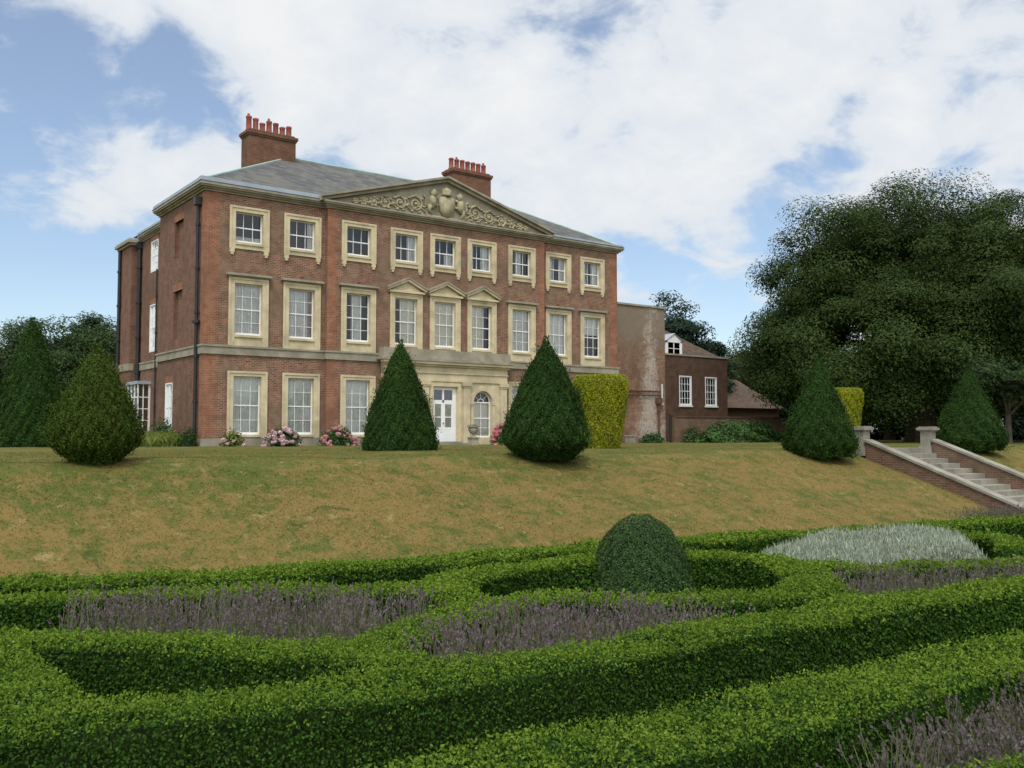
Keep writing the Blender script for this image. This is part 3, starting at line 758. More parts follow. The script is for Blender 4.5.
for x in (8.58, 10.55, 12.95, 15.22):
    c = MB(); mbox(c, MPp, x - .24, x + .24, -.14, .01, -.1, .3); mbox(c, MPp, x - .2, x + .2, -.10, .01, .3, 2.72); mbox(c, MPp, x - .23, x + .23, -.13, .01, 2.72, 2.8); mbox(c, MPp, x - .27, x + .27, -.16, .01, 2.8, 2.975)
    c.build('pilaster', M['stone'], portico)
dr = MB()
for u0, u1, z0_, z1_ in ((-.7, -.58, .05, 2.72), (.5, .7, .05, 2.72), (-.58, .5, 2.58, 2.72), (-.58, .5, 1.96, 2.08), (-.09, .01, .05, 2.58), (-.58, -.52, .05, 1.96), (.44, .5, .05, 1.96), (-.15, -.09, .05, 1.96), (.01, .07, .05, 1.96),
                       (-.52, -.15, .05, .75), (.07, .44, .05, .75), (-.52, -.15, 1.88, 1.96), (.07, .44, 1.88, 1.96), (-.52, -.15, 1.22, 1.27), (.07, .44, 1.22, 1.27)):
    mbox(dr, MPp, DX + u0, DX + u1, .12, .2, z0_, z1_)
door = dr.build('door', M['white'], H)
s = MB(); mbox(s, MPp, DX - .6, DX + .6, .15, .156, .7, 2.62); s.build('pane', M['glass'], door)
s = MB(); mbox(s, MPp, DX - .58, DX + .52, .2, .21, .72, 1.98); s.build('curtain', M['cream'], door)
s = MB(); s.blob((DX - .04, PY + .08, .95), (.035, .04, .035), 0, 0, 10, 6); s.build('handle', M['iron'], door)
s = MB(); mbox(s, MPp, DX - .9, DX - .72, -.06, .01, .05, 2.9); mbox(s, MPp, DX + .72, DX + .9, -.06, .01, .05, 2.9); mbox(s, MPp, DX - .72, DX + .72, -.06, .01, 2.74, 2.9); s.build('architrave', M['stone'], portico)
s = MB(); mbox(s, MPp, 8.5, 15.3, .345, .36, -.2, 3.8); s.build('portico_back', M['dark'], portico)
for sg in (-1, 1):
    uc = CX + sg * 2.05; s = MB()
    mbox(s, MPp, uc - AR, uc - AR + .06, .14, .2, .3, AZ); mbox(s, MPp, uc + AR - .06, uc + AR, .14, .2, .3, AZ); mbox(s, MPp, uc - AR, uc + AR, .13, .21, .22, .34)
    ring(s, MPp, uc, AZ, AR - .055, AR, .14, .2); mbox(s, MPp, uc - AR + .06, uc + AR - .06, .14, .2, AZ - .03, AZ + .03); mbox(s, MPp, uc - AR + .06, uc + AR - .06, .14, .2, 1.18, 1.24)
    mbox(s, MPp, uc - .012, uc + .012, .15, .19, .34, AZ - .03); mbox(s, MPp, uc - AR + .06, uc + AR - .06, .153, .187, .72, .745)
    ring(s, MPp, uc, AZ, .17, .2, .15, .19)
    for a in (45, 90, 135):
        c_, s_ = math.cos(R(a)), math.sin(R(a))
        s.tube([MPp(uc + .19 * c_, .17, AZ + .19 * s_), MPp(uc + (AR - .05) * c_, .17, AZ + (AR - .05) * s_)], .013, 5)
    aw = s.build('arched_window', M['white'], H)
    s = MB(); pts = [(uc - AR + .01, .3), (uc + AR - .01, .3)] + [(uc + (AR - .01) * math.cos(math.pi * k / 14), AZ + (AR - .01) * math.sin(math.pi * k / 14)) for k in range(15)]
    s.poly([MPp(u, .175, z) for u, z in pts]); s.build('pane', M['glass'], aw)
    s = MB(); mbox(s, MPp, uc - AR + .02, uc + AR - .02, .25, .26, .3, AZ - .05); s.build('blind', M['cream'], aw)
s = MB(); s.box((10.7, PY - .55, -.3), (13.1, PY + .3, -.02)); s.box((10.85, PY - .25, -.02), (12.6, PY + .3, .05)); s.build('doorstep', M['stone_step'], H)

# ------------------------------------------------------------------ service wing to the right
wing = thing('service_wing', 'lower brown brick wing with limewash stains joined to the right end of the house', 'building', (30, 3, -.1))
wm = MB(); wm.box((23.8, .35, -.3), (28.05, 12, 7.95)); tall = wm.build('stained_wall', M['brick_wing'], wing)
s = MB(); s.box((23.81, .27, 7.95), (28.13, 12.1, 8.06)); s.build('coping', M['stone_grey'], wing)
wo2 = [(33.17, 34.33, 2.32, 4.28), (35.72, 36.86, 2.32, 4.28)]
wm = MB(); facade(wm, front(4), 28.05, 38.0, -.3, 5.62, wo2, .2); wm.poly([(38, 4, -.3), (38, 12, -.3), (38, 12, 5.62), (38, 4, 5.62)])
wm.build('wall', M['brick_dark'], wing)
s = MB(); s.box((28.06, 3.94, 5.622), (38.07, 12, 5.74)); s.build('coping', M['stone_grey'], wing)
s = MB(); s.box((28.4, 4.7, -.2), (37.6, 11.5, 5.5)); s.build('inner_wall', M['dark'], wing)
for a0, a1, b0, b1 in wo2:
    s = MB(); mbox(s, front(4), a0 - .02, a0 + .05, -.02, .14, b0 - .02, b1 + .02); mbox(s, front(4), a1 - .05, a1 + .02, -.02, .14, b0 - .02, b1 + .02); mbox(s, front(4), a0 + .05, a1 - .05, -.02, .14, b1 - .05, b1 + .02); mbox(s, front(4), a0 - .08, a1 + .08, -.08, .14, b0 - .1, b0)
    win = s.build('window', M['white'], wing)
    sash_window(win, front(4), (a0 + a1) / 2, b0, b1 - .05, a1 - a0 - .1, 4, 4, [], dep=.03, bar=.035, fr=.06)
s = MB()
s.poly([(28.06, 6.2, 5.75), (40.6, 6.2, 5.75), (34.8, 9.2, 8.75), (28.06, 9.2, 8.9)]); s.poly([(40.6, 6.2, 5.75), (40.6, 13, 5.75), (34.8, 9.2, 8.75)]); s.poly([(28.06, 13, 5.75), (40.6, 13, 5.75), (34.8, 9.2, 8.75), (28.06, 9.2, 8.9)])
s.build('roof', M['tile'], wing)
s = MB(); MPd = front(6.3)
pts = [(34.35, 5.78), (35.95, 5.78), (35.95, 6.9), (35.15, 7.35), (34.35, 6.9)]
for a_, b_ in ((34.35, 34.5), (35.8, 35.95)): mbox(s, MPd, a_, b_, 0, .08, 5.78, 6.9)
s.prism([MPd(34.35, 0, 6.8), MPd(35.95, 0, 6.8), MPd(35.95, 0, 6.92), MPd(35.15, 0, 7.38), MPd(34.35, 0, 6.92)], [MPd(34.35, .08, 6.8), MPd(35.95, .08, 6.8), MPd(35.95, .08, 6.92), MPd(35.15, .08, 7.38), MPd(34.35, .08, 6.92)])
mbox(s, MPd, 34.5, 35.8, 0, .08, 5.78, 5.95)
mbox(s, MPd, 34.35, 34.38, .08, 2.2, 5.78, 6.9)
for a_ in (34.5, 35.12, 35.74): mbox(s, MPd, a_, a_ + .06, .02, .07, 5.95, 6.8)
mbox(s, MPd, 34.5, 35.8, .025, .065, 6.36, 6.4)
dm = s.build('dormer', M['white'], wing)
s = MB(); s.poly([MPd(34.2, -.1, 6.88), MPd(35.15, -.1, 7.45), MPd(35.15, 2.6, 7.45), MPd(34.2, 1.6, 6.88)]); s.poly([MPd(36.1, -.1, 6.88), MPd(35.15, -.1, 7.45), MPd(35.15, 2.6, 7.45), MPd(36.1, 1.6, 6.88)]); s.build('dormer_roof', M['lead'], dm)
s = MB(); mbox(s, MPd, 34.5, 35.8, .05, .055, 5.95, 6.8); s.build('pane', M['glass'], dm)
s = MB(); mbox(s, MPd, 34.45, 35.85, .4, .42, 5.8, 6.9); s.build('dormer_back', M['dark'], dm)
pipe([(27.35, .2, -.1), (27.35, .2, 2.4)], .075, (27.35, .2, 2.4), 'rust', wing)
s = MB(); s.tube([(24.2, .25, 2.95), (27.6, .25, 2.95)], .05, 6); s.tube([(24.2, .25, 2.72), (27.6, .25, 2.72)], .035, 6); s.build('service_pipe', M['rust'], wing)
pipe([(27.62, .2, 2.2), (27.62, .2, 3.4)], .05, None, 'grey_paint', wing)
pipe([(28.2, .1, -.1), (28.2, .1, 1.6)], .07, None, 'iron', wing)

# old brick garden wall and outbuilding
gwall = thing('garden_wall', 'low old brick garden wall behind the leafy border right of the wing', 'wall', (34.5, 0, -.1))
s = MB(); s.box((28.3, -.15, -.3), (42, .2, 1.42)); s.build('wall', M['brick_wall'], gwall)
s = MB(); s.box((28.3, -.2, 1.42), (42, .25, 1.52)); s.build('coping', M['brick_dark'], gwall)
ob = thing('outbuilding', 'small outbuilding with brown clay tile roof beyond the garden wall', 'building', (48, 12, -.1))
s = MB(); s.box((43.4, 10.4, -.3), (52, 16, 2.6)); s.build('wall', M['brick_dark'], ob)
s = MB(); s.poly([(43.0, 10, 2.5), (52.4, 10, 2.5), (50.0, 13.2, 5.0), (46.4, 13.2, 5.0)]); s.poly([(43, 10, 2.5), (43, 16.4, 2.5), (46.4, 13.2, 5.0)]); s.poly([(52.4, 10, 2.5), (52.4, 16.4, 2.5), (50.0, 13.2, 5.0)]); s.poly([(43, 16.4, 2.5), (52.4, 16.4, 2.5), (50.0, 13.2, 5.0), (46.4, 13.2, 5.0)])
s.build('roof', M['tile'], ob)

# ------------------------------------------------------------------ garden stairs
st = thing('garden_staircase', 'wide stone garden steps with brick side walls going down the bank', 'stairs', (17.5, -23.5, -1.1))
SX0, SX1 = 15.4, 19.6
slope = .385
NS = 12; rise = 2.0 / NS; tread = rise / slope
for k in range(NS):
    s = MB(); y1_ = -20.9 - k * tread
    s.box((SX0 + .18, y1_ - tread - .03, -.1 - (k + 1) * rise - .3), (SX1 - .18, y1_ + .25, -.1 - (k + 1) * rise)); s.build('step', M['stone_step'], st)
s = MB(); s.box((SX0 + .18, -20.9, -.4), (SX1 - .18, -19.6, -.075)); s.build('landing', M['stone_step'], st)
for x in (SX0, SX1):
    s = MB(); ye = -27.2
    def zt_(y): return .17 + slope * (y + 21.2)
    pts = [(-21.2, -.6), (ye, -3.0), (ye, zt_(ye)), (-21.2, zt_(-21.2))]
    s.prism([(x - .17, a_, b_) for a_, b_ in pts], [(x + .17, a_, b_) for a_, b_ in pts]); sw2 = s.build('side_wall', M['brick_wall'], st)
    s = MB(); pts = [(-21.2, zt_(-21.2) + .003), (ye, zt_(ye) + .003), (ye, zt_(ye) + .085), (-21.2, zt_(-21.2) + .085)]
    s.prism([(x - .22, a_, b_) for a_, b_ in pts], [(x + .22, a_, b_) for a_, b_ in pts]); s.build('coping', M['stone_step'], sw2)
    s = MB(); s.box((x - .23, -21.18, -.3), (x + .23, -20.72, .0)); s.box((x - .19, -21.14, .0), (x + .19, -20.76, .52)); s.box((x - .23, -21.18, .52), (x + .23, -20.72, .57)); s.box((x - .29, -21.24, .57), (x + .29, -20.66, .66)); s.box((x - .24, -21.19, .66), (x + .24, -20.71, .70))
    s.build('pedestal', M['stone_step'], st)

# ------------------------------------------------------------------ planting
def smooth_path(pts, step=.12):
    p = np.array(pts, float); q = np.vstack([2 * p[0] - p[1], p, 2 * p[-1] - p[-2]]); out = []
    for i in range(1, len(q) - 2):
        n_ = max(2, int(np.linalg.norm(q[i + 1] - q[i]) / step))
        for t_ in np.linspace(0, 1, n_, endpoint=False)[:, None]:
            a_, b_, c_, d_ = q[i - 1], q[i], q[i + 1], q[i + 2]
            out.append((.5 * ((2 * b_) + (-a_ + c_) * t_ + (2 * a_ - 5 * b_ + 4 * c_ - d_) * t_ ** 2 + (-a_ + 3 * b_ - 3 * c_ + d_) * t_ ** 3))[0] if False else .5 * ((2 * b_) + (-a_ + c_) * t_[0] + (2 * a_ - 5 * b_ + 4 * c_ - d_) * t_[0] ** 2 + (-a_ + 3 * b_ - 3 * c_ + d_) * t_[0] ** 3))
    out.append(p[-1]); return np.array(out)
GP = -2.1
def hedge(pts, label, w_=.62, h_=.6, dens_=None, leaf=None, new=.16):
    path = smooth_path(pts)
    seg = np.diff(path, axis=0); ln = np.linalg.norm(seg, axis=1); cum = np.concatenate([[0], np.cumsum(ln)]); LEN = cum[-1]
    mid = path[len(path) // 2]; cd = np.hypot(path[:, 0] + 13.32, path[:, 1] + 39.5)
    tang = np.gradient(path, axis=0); tang /= np.linalg.norm(tang, axis=1, keepdims=True); nrm = np.stack([-tang[:, 1], tang[:, 0]], 1)
    mb = MB()
    # dense twiggy core
    prof = [(-1, 0), (-1, .8), (-.8, 1), (.8, 1), (1, .8), (1, 0)]
    v = []; f = []
    for i in range(len(path)):
        for a_, b_ in prof:
            xy = path[i] + nrm[i] * a_ * (w_ / 2 - .10); v.append((xy[0], xy[1], GP - .02 + b_ * (h_ - .09)))
    m_ = len(prof)
    for i in range(len(path) - 1):
        for k in range(m_ - 1): f.append((i * m_ + k, i * m_ + k + 1, (i + 1) * m_ + k + 1, (i + 1) * m_ + k))
    f += [tuple(range(m_)), tuple((len(path) - 1) * m_ + k for k in range(m_))]
    mb.add(v, f, 0)
    def sample(n_, top_only=False):
        s_ = rng.random(n_) * LEN; j = np.clip(np.searchsorted(cum, s_) - 1, 0, len(ln) - 1); fr_ = ((s_ - cum[j]) / ln[j])[:, None]
        c_ = path[j] + seg[j] * fr_; nn = nrm[j]
        per = 2 * h_ + w_; t_ = rng.random(n_) * per
        if top_only: t_ = h_ * (1 - .18 * rng.random(n_) ** 2 * (rng.random(n_) < .35)); tt = rng.random(n_) < .86; t_ = np.where(tt, h_ + rng.random(n_) * w_, np.where(rng.random(n_) < .5, t_ - .02, 2 * h_ + w_ - t_ + .02))
        u = np.where(t_ < h_, -w_ / 2, np.where(t_ < h_ + w_, t_ - h_ - w_ / 2, w_ / 2)); z = np.where(t_ < h_, t_, np.where(t_ < h_ + w_, h_, per - t_))
        nu = np.where(t_ < h_, -1., np.where(t_ < h_ + w_, 0., 1.)); nz_ = 1 - np.abs(nu)
        r = .05                                   # soften the clipped edges
        eu = np.clip((np.abs(u) - (w_ / 2 - r)) / r, 0, 1) * np.sign(u); ez = np.clip((z - (h_ - r)) / r, 0, 1)
        both = np.minimum(np.abs(eu), ez); u = u - np.sign(u) * both * r * .35; z = z - both * r * .35
        nu = np.where(both > 0, np.sign(u) * .7, nu); nz_ = np.where(both > 0, .7, nz_)
        xy = c_ + nn * u[:, None]
        wob = .024 * np.sin(xy[:, 0] * 2.6 + 2 * np.sin(xy[:, 1] * 2.3)) + .010 * np.sin(xy[:, 1] * 9 + xy[:, 0] * 7) + .008 * np.sin(z * 17 + s_ * 5)
        N_ = np.stack([nn[:, 0] * nu, nn[:, 1] * nu, nz_], 1)
        P_ = np.stack([xy[:, 0], xy[:, 1], GP + z], 1) + N_ * wob[:, None]
        return P_, N_, np.hypot(P_[:, 0] + 13.32, P_[:, 1] + 39.5)
    for e_, sg_ in ((0, -1), (len(path) - 1, 1)):         # leafy ends
        n_ = int(w_ * h_ * 5200); u_ = rng.uniform(-w_ / 2, w_ / 2, n_); z_ = rng.uniform(0, h_, n_); tt_ = np.append(tang[e_] * sg_, 0)
        P_ = np.stack([path[e_, 0] + nrm[e_, 0] * u_, path[e_, 1] + nrm[e_, 1] * u_, GP + z_], 1) + tt_ * (rng.random((n_, 1)) * .08 - .01)
        mb.leaves(P_, np.tile(tt_, (n_, 1)), .034 * np.clip(cd[e_] / 9, 1, 2), .8, .6, 1)
    area = LEN * (2 * h_ + w_)
    dmax = 6000
    P_, N_, dd = sample(int(area * dmax))
    kp = rng.random(len(dd)) < np.clip((8.5 / dd) ** 1.15, .2, 1); P_, N_, dd = P_[kp], N_[kp], dd[kp]
    size = .029 * np.clip(dd / 8.0, 1, 2.2)
    P_ = P_ + N_ * (rng.random((len(P_), 1)) * .07 - .06)
    mb.leaves(P_, N_, size, .8, .6, 1)
    # rosettes of new growth, massed on top to colour in lit tops over shaded faces
    ncl = int(area * 210 * new / .16); P_, N_, dd = sample(ncl, True)
    kp = rng.random(len(dd)) < np.clip((9 / dd) ** .8, .3, 1); P_, N_, dd = P_[kp], N_[kp], dd[kp]
    out = rng.random(len(P_)) ** 3 * .04 + (rng.random(len(P_)) < .05) * rng.random(len(P_)) * .045
    for k in range(6):
        jit = rng.normal(size=P_.shape) * .016
        mb.leaves(P_ + N_ * (out[:, None] + .006 * k) + jit + np.array([0, 0, .004 * k]), N_ * .4 + rng.normal(size=P_.shape) * .5, .026 * np.clip(dd / 8, 1, 2), .6, .6, 2)
    o = mb.build('box_hedge', [M['box_core'], M['box'], M['box_new']])
    return tag(o, label, 'hedge', 'clipped box hedges of the parterre')
hedge([(-12.3, -28.6), (-12.05, -29.6), (-11.95, -30.7), (-11.98, -32.14)], 'short box hedge at the far left corner running up from the long front hedge', .62)
hedge([(-13.5, -32.1), (-12.39, -32.25), (-11.83, -32.42), (-11.11, -32.6), (-10.05, -32.9), (-8.63, -33.07), (-7.14, -33.16), (-5.28, -33.22), (-2.98, -33.4), (-.14, -33.75), (3.2, -34.2)], 'longest box hedge, crossing the whole foreground in front of the dome topiary', .66, .6)
hedge([(-11.4, -34.85), (-10.65, -34.95), (-9.74, -35.02), (-8.88, -35.1), (-6.89, -35.25), (-5.58, -35.3), (-4.46, -35.42), (-2.5, -35.6)], 'box hedge between the long front hedge and the lavender in the lower right corner', .8, .6)
hedge([(-9.6, -36.35), (-8.25, -36.55), (-7.06, -36.85), (-5.5, -37.1)], 'nearest box hedge, in the bottom right corner below the lavender', .5, .5)
hedge([(-12.6, -28.5), (-11.78, -29.37), (-10.7, -30.34), (-9.97, -31.14), (-9.5, -31.8), (-9.1, -32.6)], 'box hedge in front of the left lavender bed, meeting the long hedge', .62)
hedge([(-9.5, -32.0), (-8.97, -31.74), (-8.28, -31.31), (-7.44, -30.92), (-6.75, -30.72), (-6.2, -30.85), (-5.61, -31.32), (-5.01, -31.9), (-4.3, -32.2), (-3.45, -32.2), (-2.5, -31.8), (-1.9, -31.1)], 'curving box hedge passing close in front of the dome topiary', .56, .6)
hedge([(-14, -25.3), (-12.8, -25.5), (-11.23, -25.75), (-9.75, -26.33), (-8.21, -26.75), (-5.65, -27.2), (-4.17, -27.28), (-2.26, -27.4), (-.51, -27.6), (1.42, -27.95), (4.27, -28.6), (6.17, -28.81), (8.6, -29.2), (12, -29.9)], 'farthest box hedge, running along the foot of the grass bank', .7, .6)
hedge([(-12.9, -26.2), (-11.61, -26.9), (-9.96, -27.45), (-8.75, -28.12), (-7.47, -28.95), (-6.84, -29.4)], 'box hedge behind the left lavender bed', .56, .58)
hedge([(-7.1, -30.7), (-7.05, -29.9), (-6.84, -29.33), (-6.09, -28.8), (-5.17, -28.55), (-4.29, -28.55), (-3.2, -28.75), (-2.23, -29.05), (-1.5, -29.4), (-1.45, -30.1), (-1.75, -30.8), (-2.38, -31.5)], 'curved box hedge looping behind the dome topiary', .58, .6)
hedge([(-2.6, -31.6), (-3.0, -32.2), (-3.3, -32.9)], 'short box hedge closing the left end of the right lavender bed', .5, .58)
hedge([(-1.9, -30.5), (-1.0, -31.2), (-.11, -31.85), (1.03, -32.2), (2.2, -32.7), (4, -33.3)], 'box hedge in front of the silver cotton lavender', .5, .56)
hedge([(3.6, -29.0), (4.6, -29.7), (4.8, -30.5), (4.2, -31.3), (3.2, -31.8)], 'box hedge curling round the right end of the silver cotton lavender', .7, .58)

def shell(mb, c, prof_r, h_, n_, size, mi, rough=.06, asp=.45, up=.35, sx=1.0, sy=1.0, freq=4.0, topflat=None, depth=.12):
    """leaves over a body of revolution; prof_r(t) radius at height fraction t"""
    t_ = rng.random(n_ * 3); rr = np.array([prof_r(x) for x in np.linspace(0, 1, 200)]); rr = np.convolve(np.pad(rr, 12, mode='edge'), np.ones(25) / 25, 'valid'); rv = np.interp(t_, np.linspace(0, 1, 200), rr)
    kp = rng.random(len(t_)) < rv / rr.max(); t_ = t_[kp][:n_]; rv = rv[kp][:n_]
    a = rng.uniform(0, 2 * math.pi, len(t_))
    wob = 1 + rough * (np.sin(a * freq + t_ * 7) * .5 + np.sin(a * 7 - t_ * 13) * .4 + np.sin(a * 13 + t_ * 29) * .45 + np.sin(a * 23 - t_ * 41) * .4)
    rv2 = rv * wob - rng.random(len(t_)) ** 2 * depth + .02
    dr_ = np.gradient(rr, np.linspace(0, 1, 200)) / h_; sl = np.interp(t_, np.linspace(0, 1, 200), dr_)
    P_ = np.stack([c[0] + np.cos(a) * rv2 * sx, c[1] + np.sin(a) * rv2 * sy, c[2] + t_ * h_], 1)
    N_ = np.stack([np.cos(a), np.sin(a), np.clip(-sl, -1.5, 3)], 1); N_ /= np.linalg.norm(N_, axis=1, keepdims=True)
    mb.leaves(P_, N_, size, 1.2, asp, mi, tdir=N_ + np.array([0, 0, .8]), tal=up)
    return P_, N_
def core(mb, c, prof_r, h_, k_=.9, mi=0, sx=1, sy=1):
    ts = np.linspace(0, 1, 18); v = []; f = []; sg = 18
    for t_ in ts:
        for a in range(sg):
            r = max(.005, prof_r(t_) * k_ - .03); v.append((c[0] + r * sx * math.cos(2 * math.pi * a / sg), c[1] + r * sy * math.sin(2 * math.pi * a / sg), c[2] + t_ * h_ * .97))
    for i in range(len(ts) - 1):
        for a in range(sg): f.append((i * sg + a, i * sg + (a + 1) % sg, (i + 1) * sg + (a + 1) % sg, (i + 1) * sg + a))
    f += [tuple(range(sg)), tuple((len(ts) - 1) * sg + a for a in range(sg))]
    mb.add(v, f, mi)
def conifer(x, y, h_, r, label, prof, mt='yew', n_=26000, size=.075, z=None, rough=.085):
    z = float(gz(x, y)) if z is None else z; n_ = int(n_ * 1.9); size *= .72
    t_ = thing('yew_cone', label, 'topiary', (x, y, z), 'clipped yew cones on the terrace')
    mb = MB(); c = (x, y, z - .03)
    pf = lambda q_: r * float(np.interp(q_, [p_[0] for p_ in prof], [p_[1] for p_ in prof]))
    core(mb, c, pf, h_, .9); P_, N_ = shell(mb, c, pf, h_, n_, size, 1, rough)
    # loose sprigs past the clipped outline
    k = rng.integers(0, len(P_), 2600); mb.leaves(P_[k] + N_[k] * rng.random((2600, 1)) * .10 + np.array([0, 0, .03]), rng.normal(size=(2600, 3)), size * 1.4, .3, .3, 1, tdir=N_[k] + np.array([0, 0, 1.0]), tal=.8)
    k = (rng.random(110) ** .5); a = rng.uniform(0, 6.28, 110); mb.leaves(np.stack([x + .07 * np.cos(a), y + .07 * np.sin(a), z + h_ * (.97 + .07 * rng.random(110))], 1), rng.normal(size=(110, 3)), size * 1.6, .2, .3, 1, tdir=np.array([0, 0, 1.0]), tal=.8)
    # patches where new shoots have grown out in tufts
    for q_ in range(70):
        j_ = rng.integers(0, len(P_)); e_ = rng.normal(size=(60, 3)) * .10 * r ** .5
        mb.leaves(P_[j_] + e_ * np.array([1, 1, .8]) + N_[j_] * .035, N_[j_] + e_ * 3, size * 1.15, .7, .4, 1 if q_ % 5 else 2, tdir=N_[j_] + np.array([0, 0, .8]), tal=.5)
    mb.build('crown', [M['yew_core'], M[mt], M['yew_olive' if mt == 'yew' else 'yew_tip']], t_)
    s = MB(); s.tube([(x, y, z - .1), (x, y, z + .5)], [.1, .08], 8); s.build('trunk', M['bark'], t_)
CONE = [(0, .48), (.05, .74), (.11, .94), (.17, 1.01), (.3, .93), (.4, .81), (.65, .55), (.83, .31), (.93, .16), (1, .03)]
SPIRE = [(0, .95), (.05, 1.0), (.2, .9), (.4, .73), (.6, .53), (.8, .32), (.92, .18), (1, .03)]
EGG = [(0, .42), (.06, .66), (.13, .88), (.22, .98), (.33, .96), (.45, .84), (.56, .71), (.745, .46), (.87, .27), (.95, .13), (1, .03)]
conifer(-8.83, -20.1, 2.22, .81, 'small egg-shaped olive green yew at the left end of the bank', EGG, 'yew_olive', 26000, .06)
conifer(1.82, -20.75, 3.02, 1.09, 'broad yew cone in the middle of the terrace edge beside the golden topiary', CONE, 'yew', 30000, .075)
SLIM = [(0, .78), (.05, .92), (.12, 1.0), (.3, .87), (.5, .64), (.7, .40), (.86, .21), (.94, .11), (1, .03)]
conifer(12.97, -21.0, 3.15, 1.12, 'yew cone just left of the garden steps', SLIM, 'yew', 26000, .085)
conifer(23.3, -20.6, 3.2, 1.27, 'yew cone just right of the garden steps under the big tree', SLIM, 'yew', 26000, .09)
conifer(2.06, -12.94, 3.45, 1.2, 'yew cone standing in front of the door and portico', SPIRE, 'yew', 30000, .08)
conifer(-6.0, 3.0, 5.1, 1.55, 'tall dark yew left of the house, behind the small egg-shaped yew', SPIRE, 'yew', 30000, .11)
def golden(x, y, h_, rx, label):
    t_ = thing('golden_topiary', label, 'topiary', (x, y, -.1), 'golden clipped topiaries on the terrace')
    pf = lambda q_: rx * float(np.interp(q_, [0, .05, .3, .7, .93, .98, 1], [.66, .72, .82, .94, 1.0, .96, .85]))
    mb = MB(); core(mb, (x, y, -.1), pf, h_, .93); shell(mb, (x, y, -.1), pf, h_, 22000, .06, 1, .05, .5, .2, depth=.1)
    a = rng.uniform(0, 6.28, 5000); r = np.sqrt(rng.random(5000)) * rx * .9; k = np.stack([x + r * np.cos(a), y + r * np.sin(a), -.1 + h_ + .02 * rng.normal(size=5000)], 1)
    mb.leaves(k, np.tile([0, 0, 1.0], (5000, 1)), .06, .8, .5, 1)
    mb.build('crown', [M['gold_core'], M['gold']], t_)
    s = MB(); s.tube([(x, y, -.3), (x, y, .3)], [.1, .08], 8); s.build('trunk', M['bark'], t_)
golden(10.24, -13.5, 2.66, 1.03, 'golden yellow clipped topiary right of the broad yew cone')
golden(21.8, -15.9, 2.42, .85, 'golden yellow clipped topiary half hidden behind the yew left of the steps')
# box dome
mb = MB(); pf = lambda q_: .79 * float(np.interp(q_, [0, .2, .45, .65, .8, .9, .96, 1], [1, .97, .86, .73, .58, .42, .27, .08]))
core(mb, (-3.14, -29.15, GP), pf, 1.33, .95); P_, N_ = shell(mb, (-3.14, -29.15, GP), pf, 1.33, 30000, .032, 1, .045, .6, .1, depth=.04)
k = rng.integers(0, len(P_), 500); mb.leaves(P_[k] + N_[k] * .02, N_[k], .035, .4, .5, 1)
tag(mb.build('box_dome', [M['yew_core'], M['dome']]), 'dark green clipped box dome standing among the hedges', 'topiary')

# lavender and cotton lavender
def in_poly(x, y, poly):
    r = np.zeros(len(x), bool); j = len(poly) - 1
    for i in range(len(poly)):
        xi, yi = poly[i]; xj, yj = poly[j]
        r ^= ((yi > y) != (yj > y)) & (x < (xj - xi) * (y - yi) / (yj - yi + 1e-12) + xi); j = i
    return r
def bed(poly, n_, label, mt, h0, h1, green=1.0):
    p = np.array(poly); x = rng.uniform(p[:, 0].min(), p[:, 0].max(), n_ * 3); y = rng.uniform(p[:, 1].min(), p[:, 1].max(), n_ * 3)
    cl = np.sin(x * 5.3 + 1.7 * np.sin(y * 3.1)) * np.sin(y * 5.7 + 1.2) ; kp = in_poly(x, y, poly) & (rng.random(len(x)) < .55 + .5 * cl); x, y, cl = x[kp][:n_], y[kp][:n_], cl[kp][:n_]; k = len(x)
    t_ = thing('lavender_bed', label, 'lavender', (float(p[:, 0].mean()), float(p[:, 1].mean()), GP), 'faded lavender beds')
    fol = MB(); z = GP + .02 + rng.random(k) * h0 * .75
    for _ in range(3):
        fol.leaves(np.stack([x + rng.normal(size=k) * .04, y + rng.normal(size=k) * .04, GP + .02 + rng.random(k) * h0 * (.7 + .2 * cl)], 1), np.tile([0, 0, .3], (k, 1)), .10, .6, .15, 0, tdir=np.array([0, 0, 1.0]), tal=.7)
    hgt = h0 * .9 + (h1 - h0) * 1.1 * (rng.random(k) ** 1.3) + .09 * cl; gx_ = np.cos(x * 5.3 + 1.7 * np.sin(y * 3.1)); lx = rng.normal(size=k) * .15 + .10 * gx_; ly = rng.normal(size=k) * .15
    P0 = np.stack([x, y, np.full(k, GP)], 1); P1 = np.stack([x + lx, y + ly, GP + hgt], 1)
    d = P1 - P0; sd = np.stack([-d[:, 1], d[:, 0], 0 * lx], 1) + rng.normal(size=(k, 3)) * .05; sd[:, 2] = 0; sd /= np.linalg.norm(sd, axis=1, keepdims=True)
    v = np.stack([P0 + sd * .004, P0 - sd * .004, P1 - sd * .0025, P1 + sd * .0025], 1).reshape(-1, 3)
    fol.add(v, np.arange(k * 4).reshape(k, 4), 0); fol.build('foliage', M['stem'], t_)
    fl = MB(); up_ = d / np.linalg.norm(d, axis=1, keepdims=True)
    for q_ in range(3):
        pp_ = P1 + up_ * (.022 * q_ - .01) + rng.normal(size=(k, 3)) * .004
        for _ in range(2): fl.leaves(pp_, rng.normal(size=(k, 3)) * np.array([1, 1, .1]), .034, 1., .5, 0, tdir=up_, tal=.85)
    kk = rng.random(k) < .4; fl.leaves(P1[kk] - up_[kk] * .07, rng.normal(size=(kk.sum(), 3)), .026, 1., .5, 0)
    fl.build('flower_spikes', M[mt], t_)
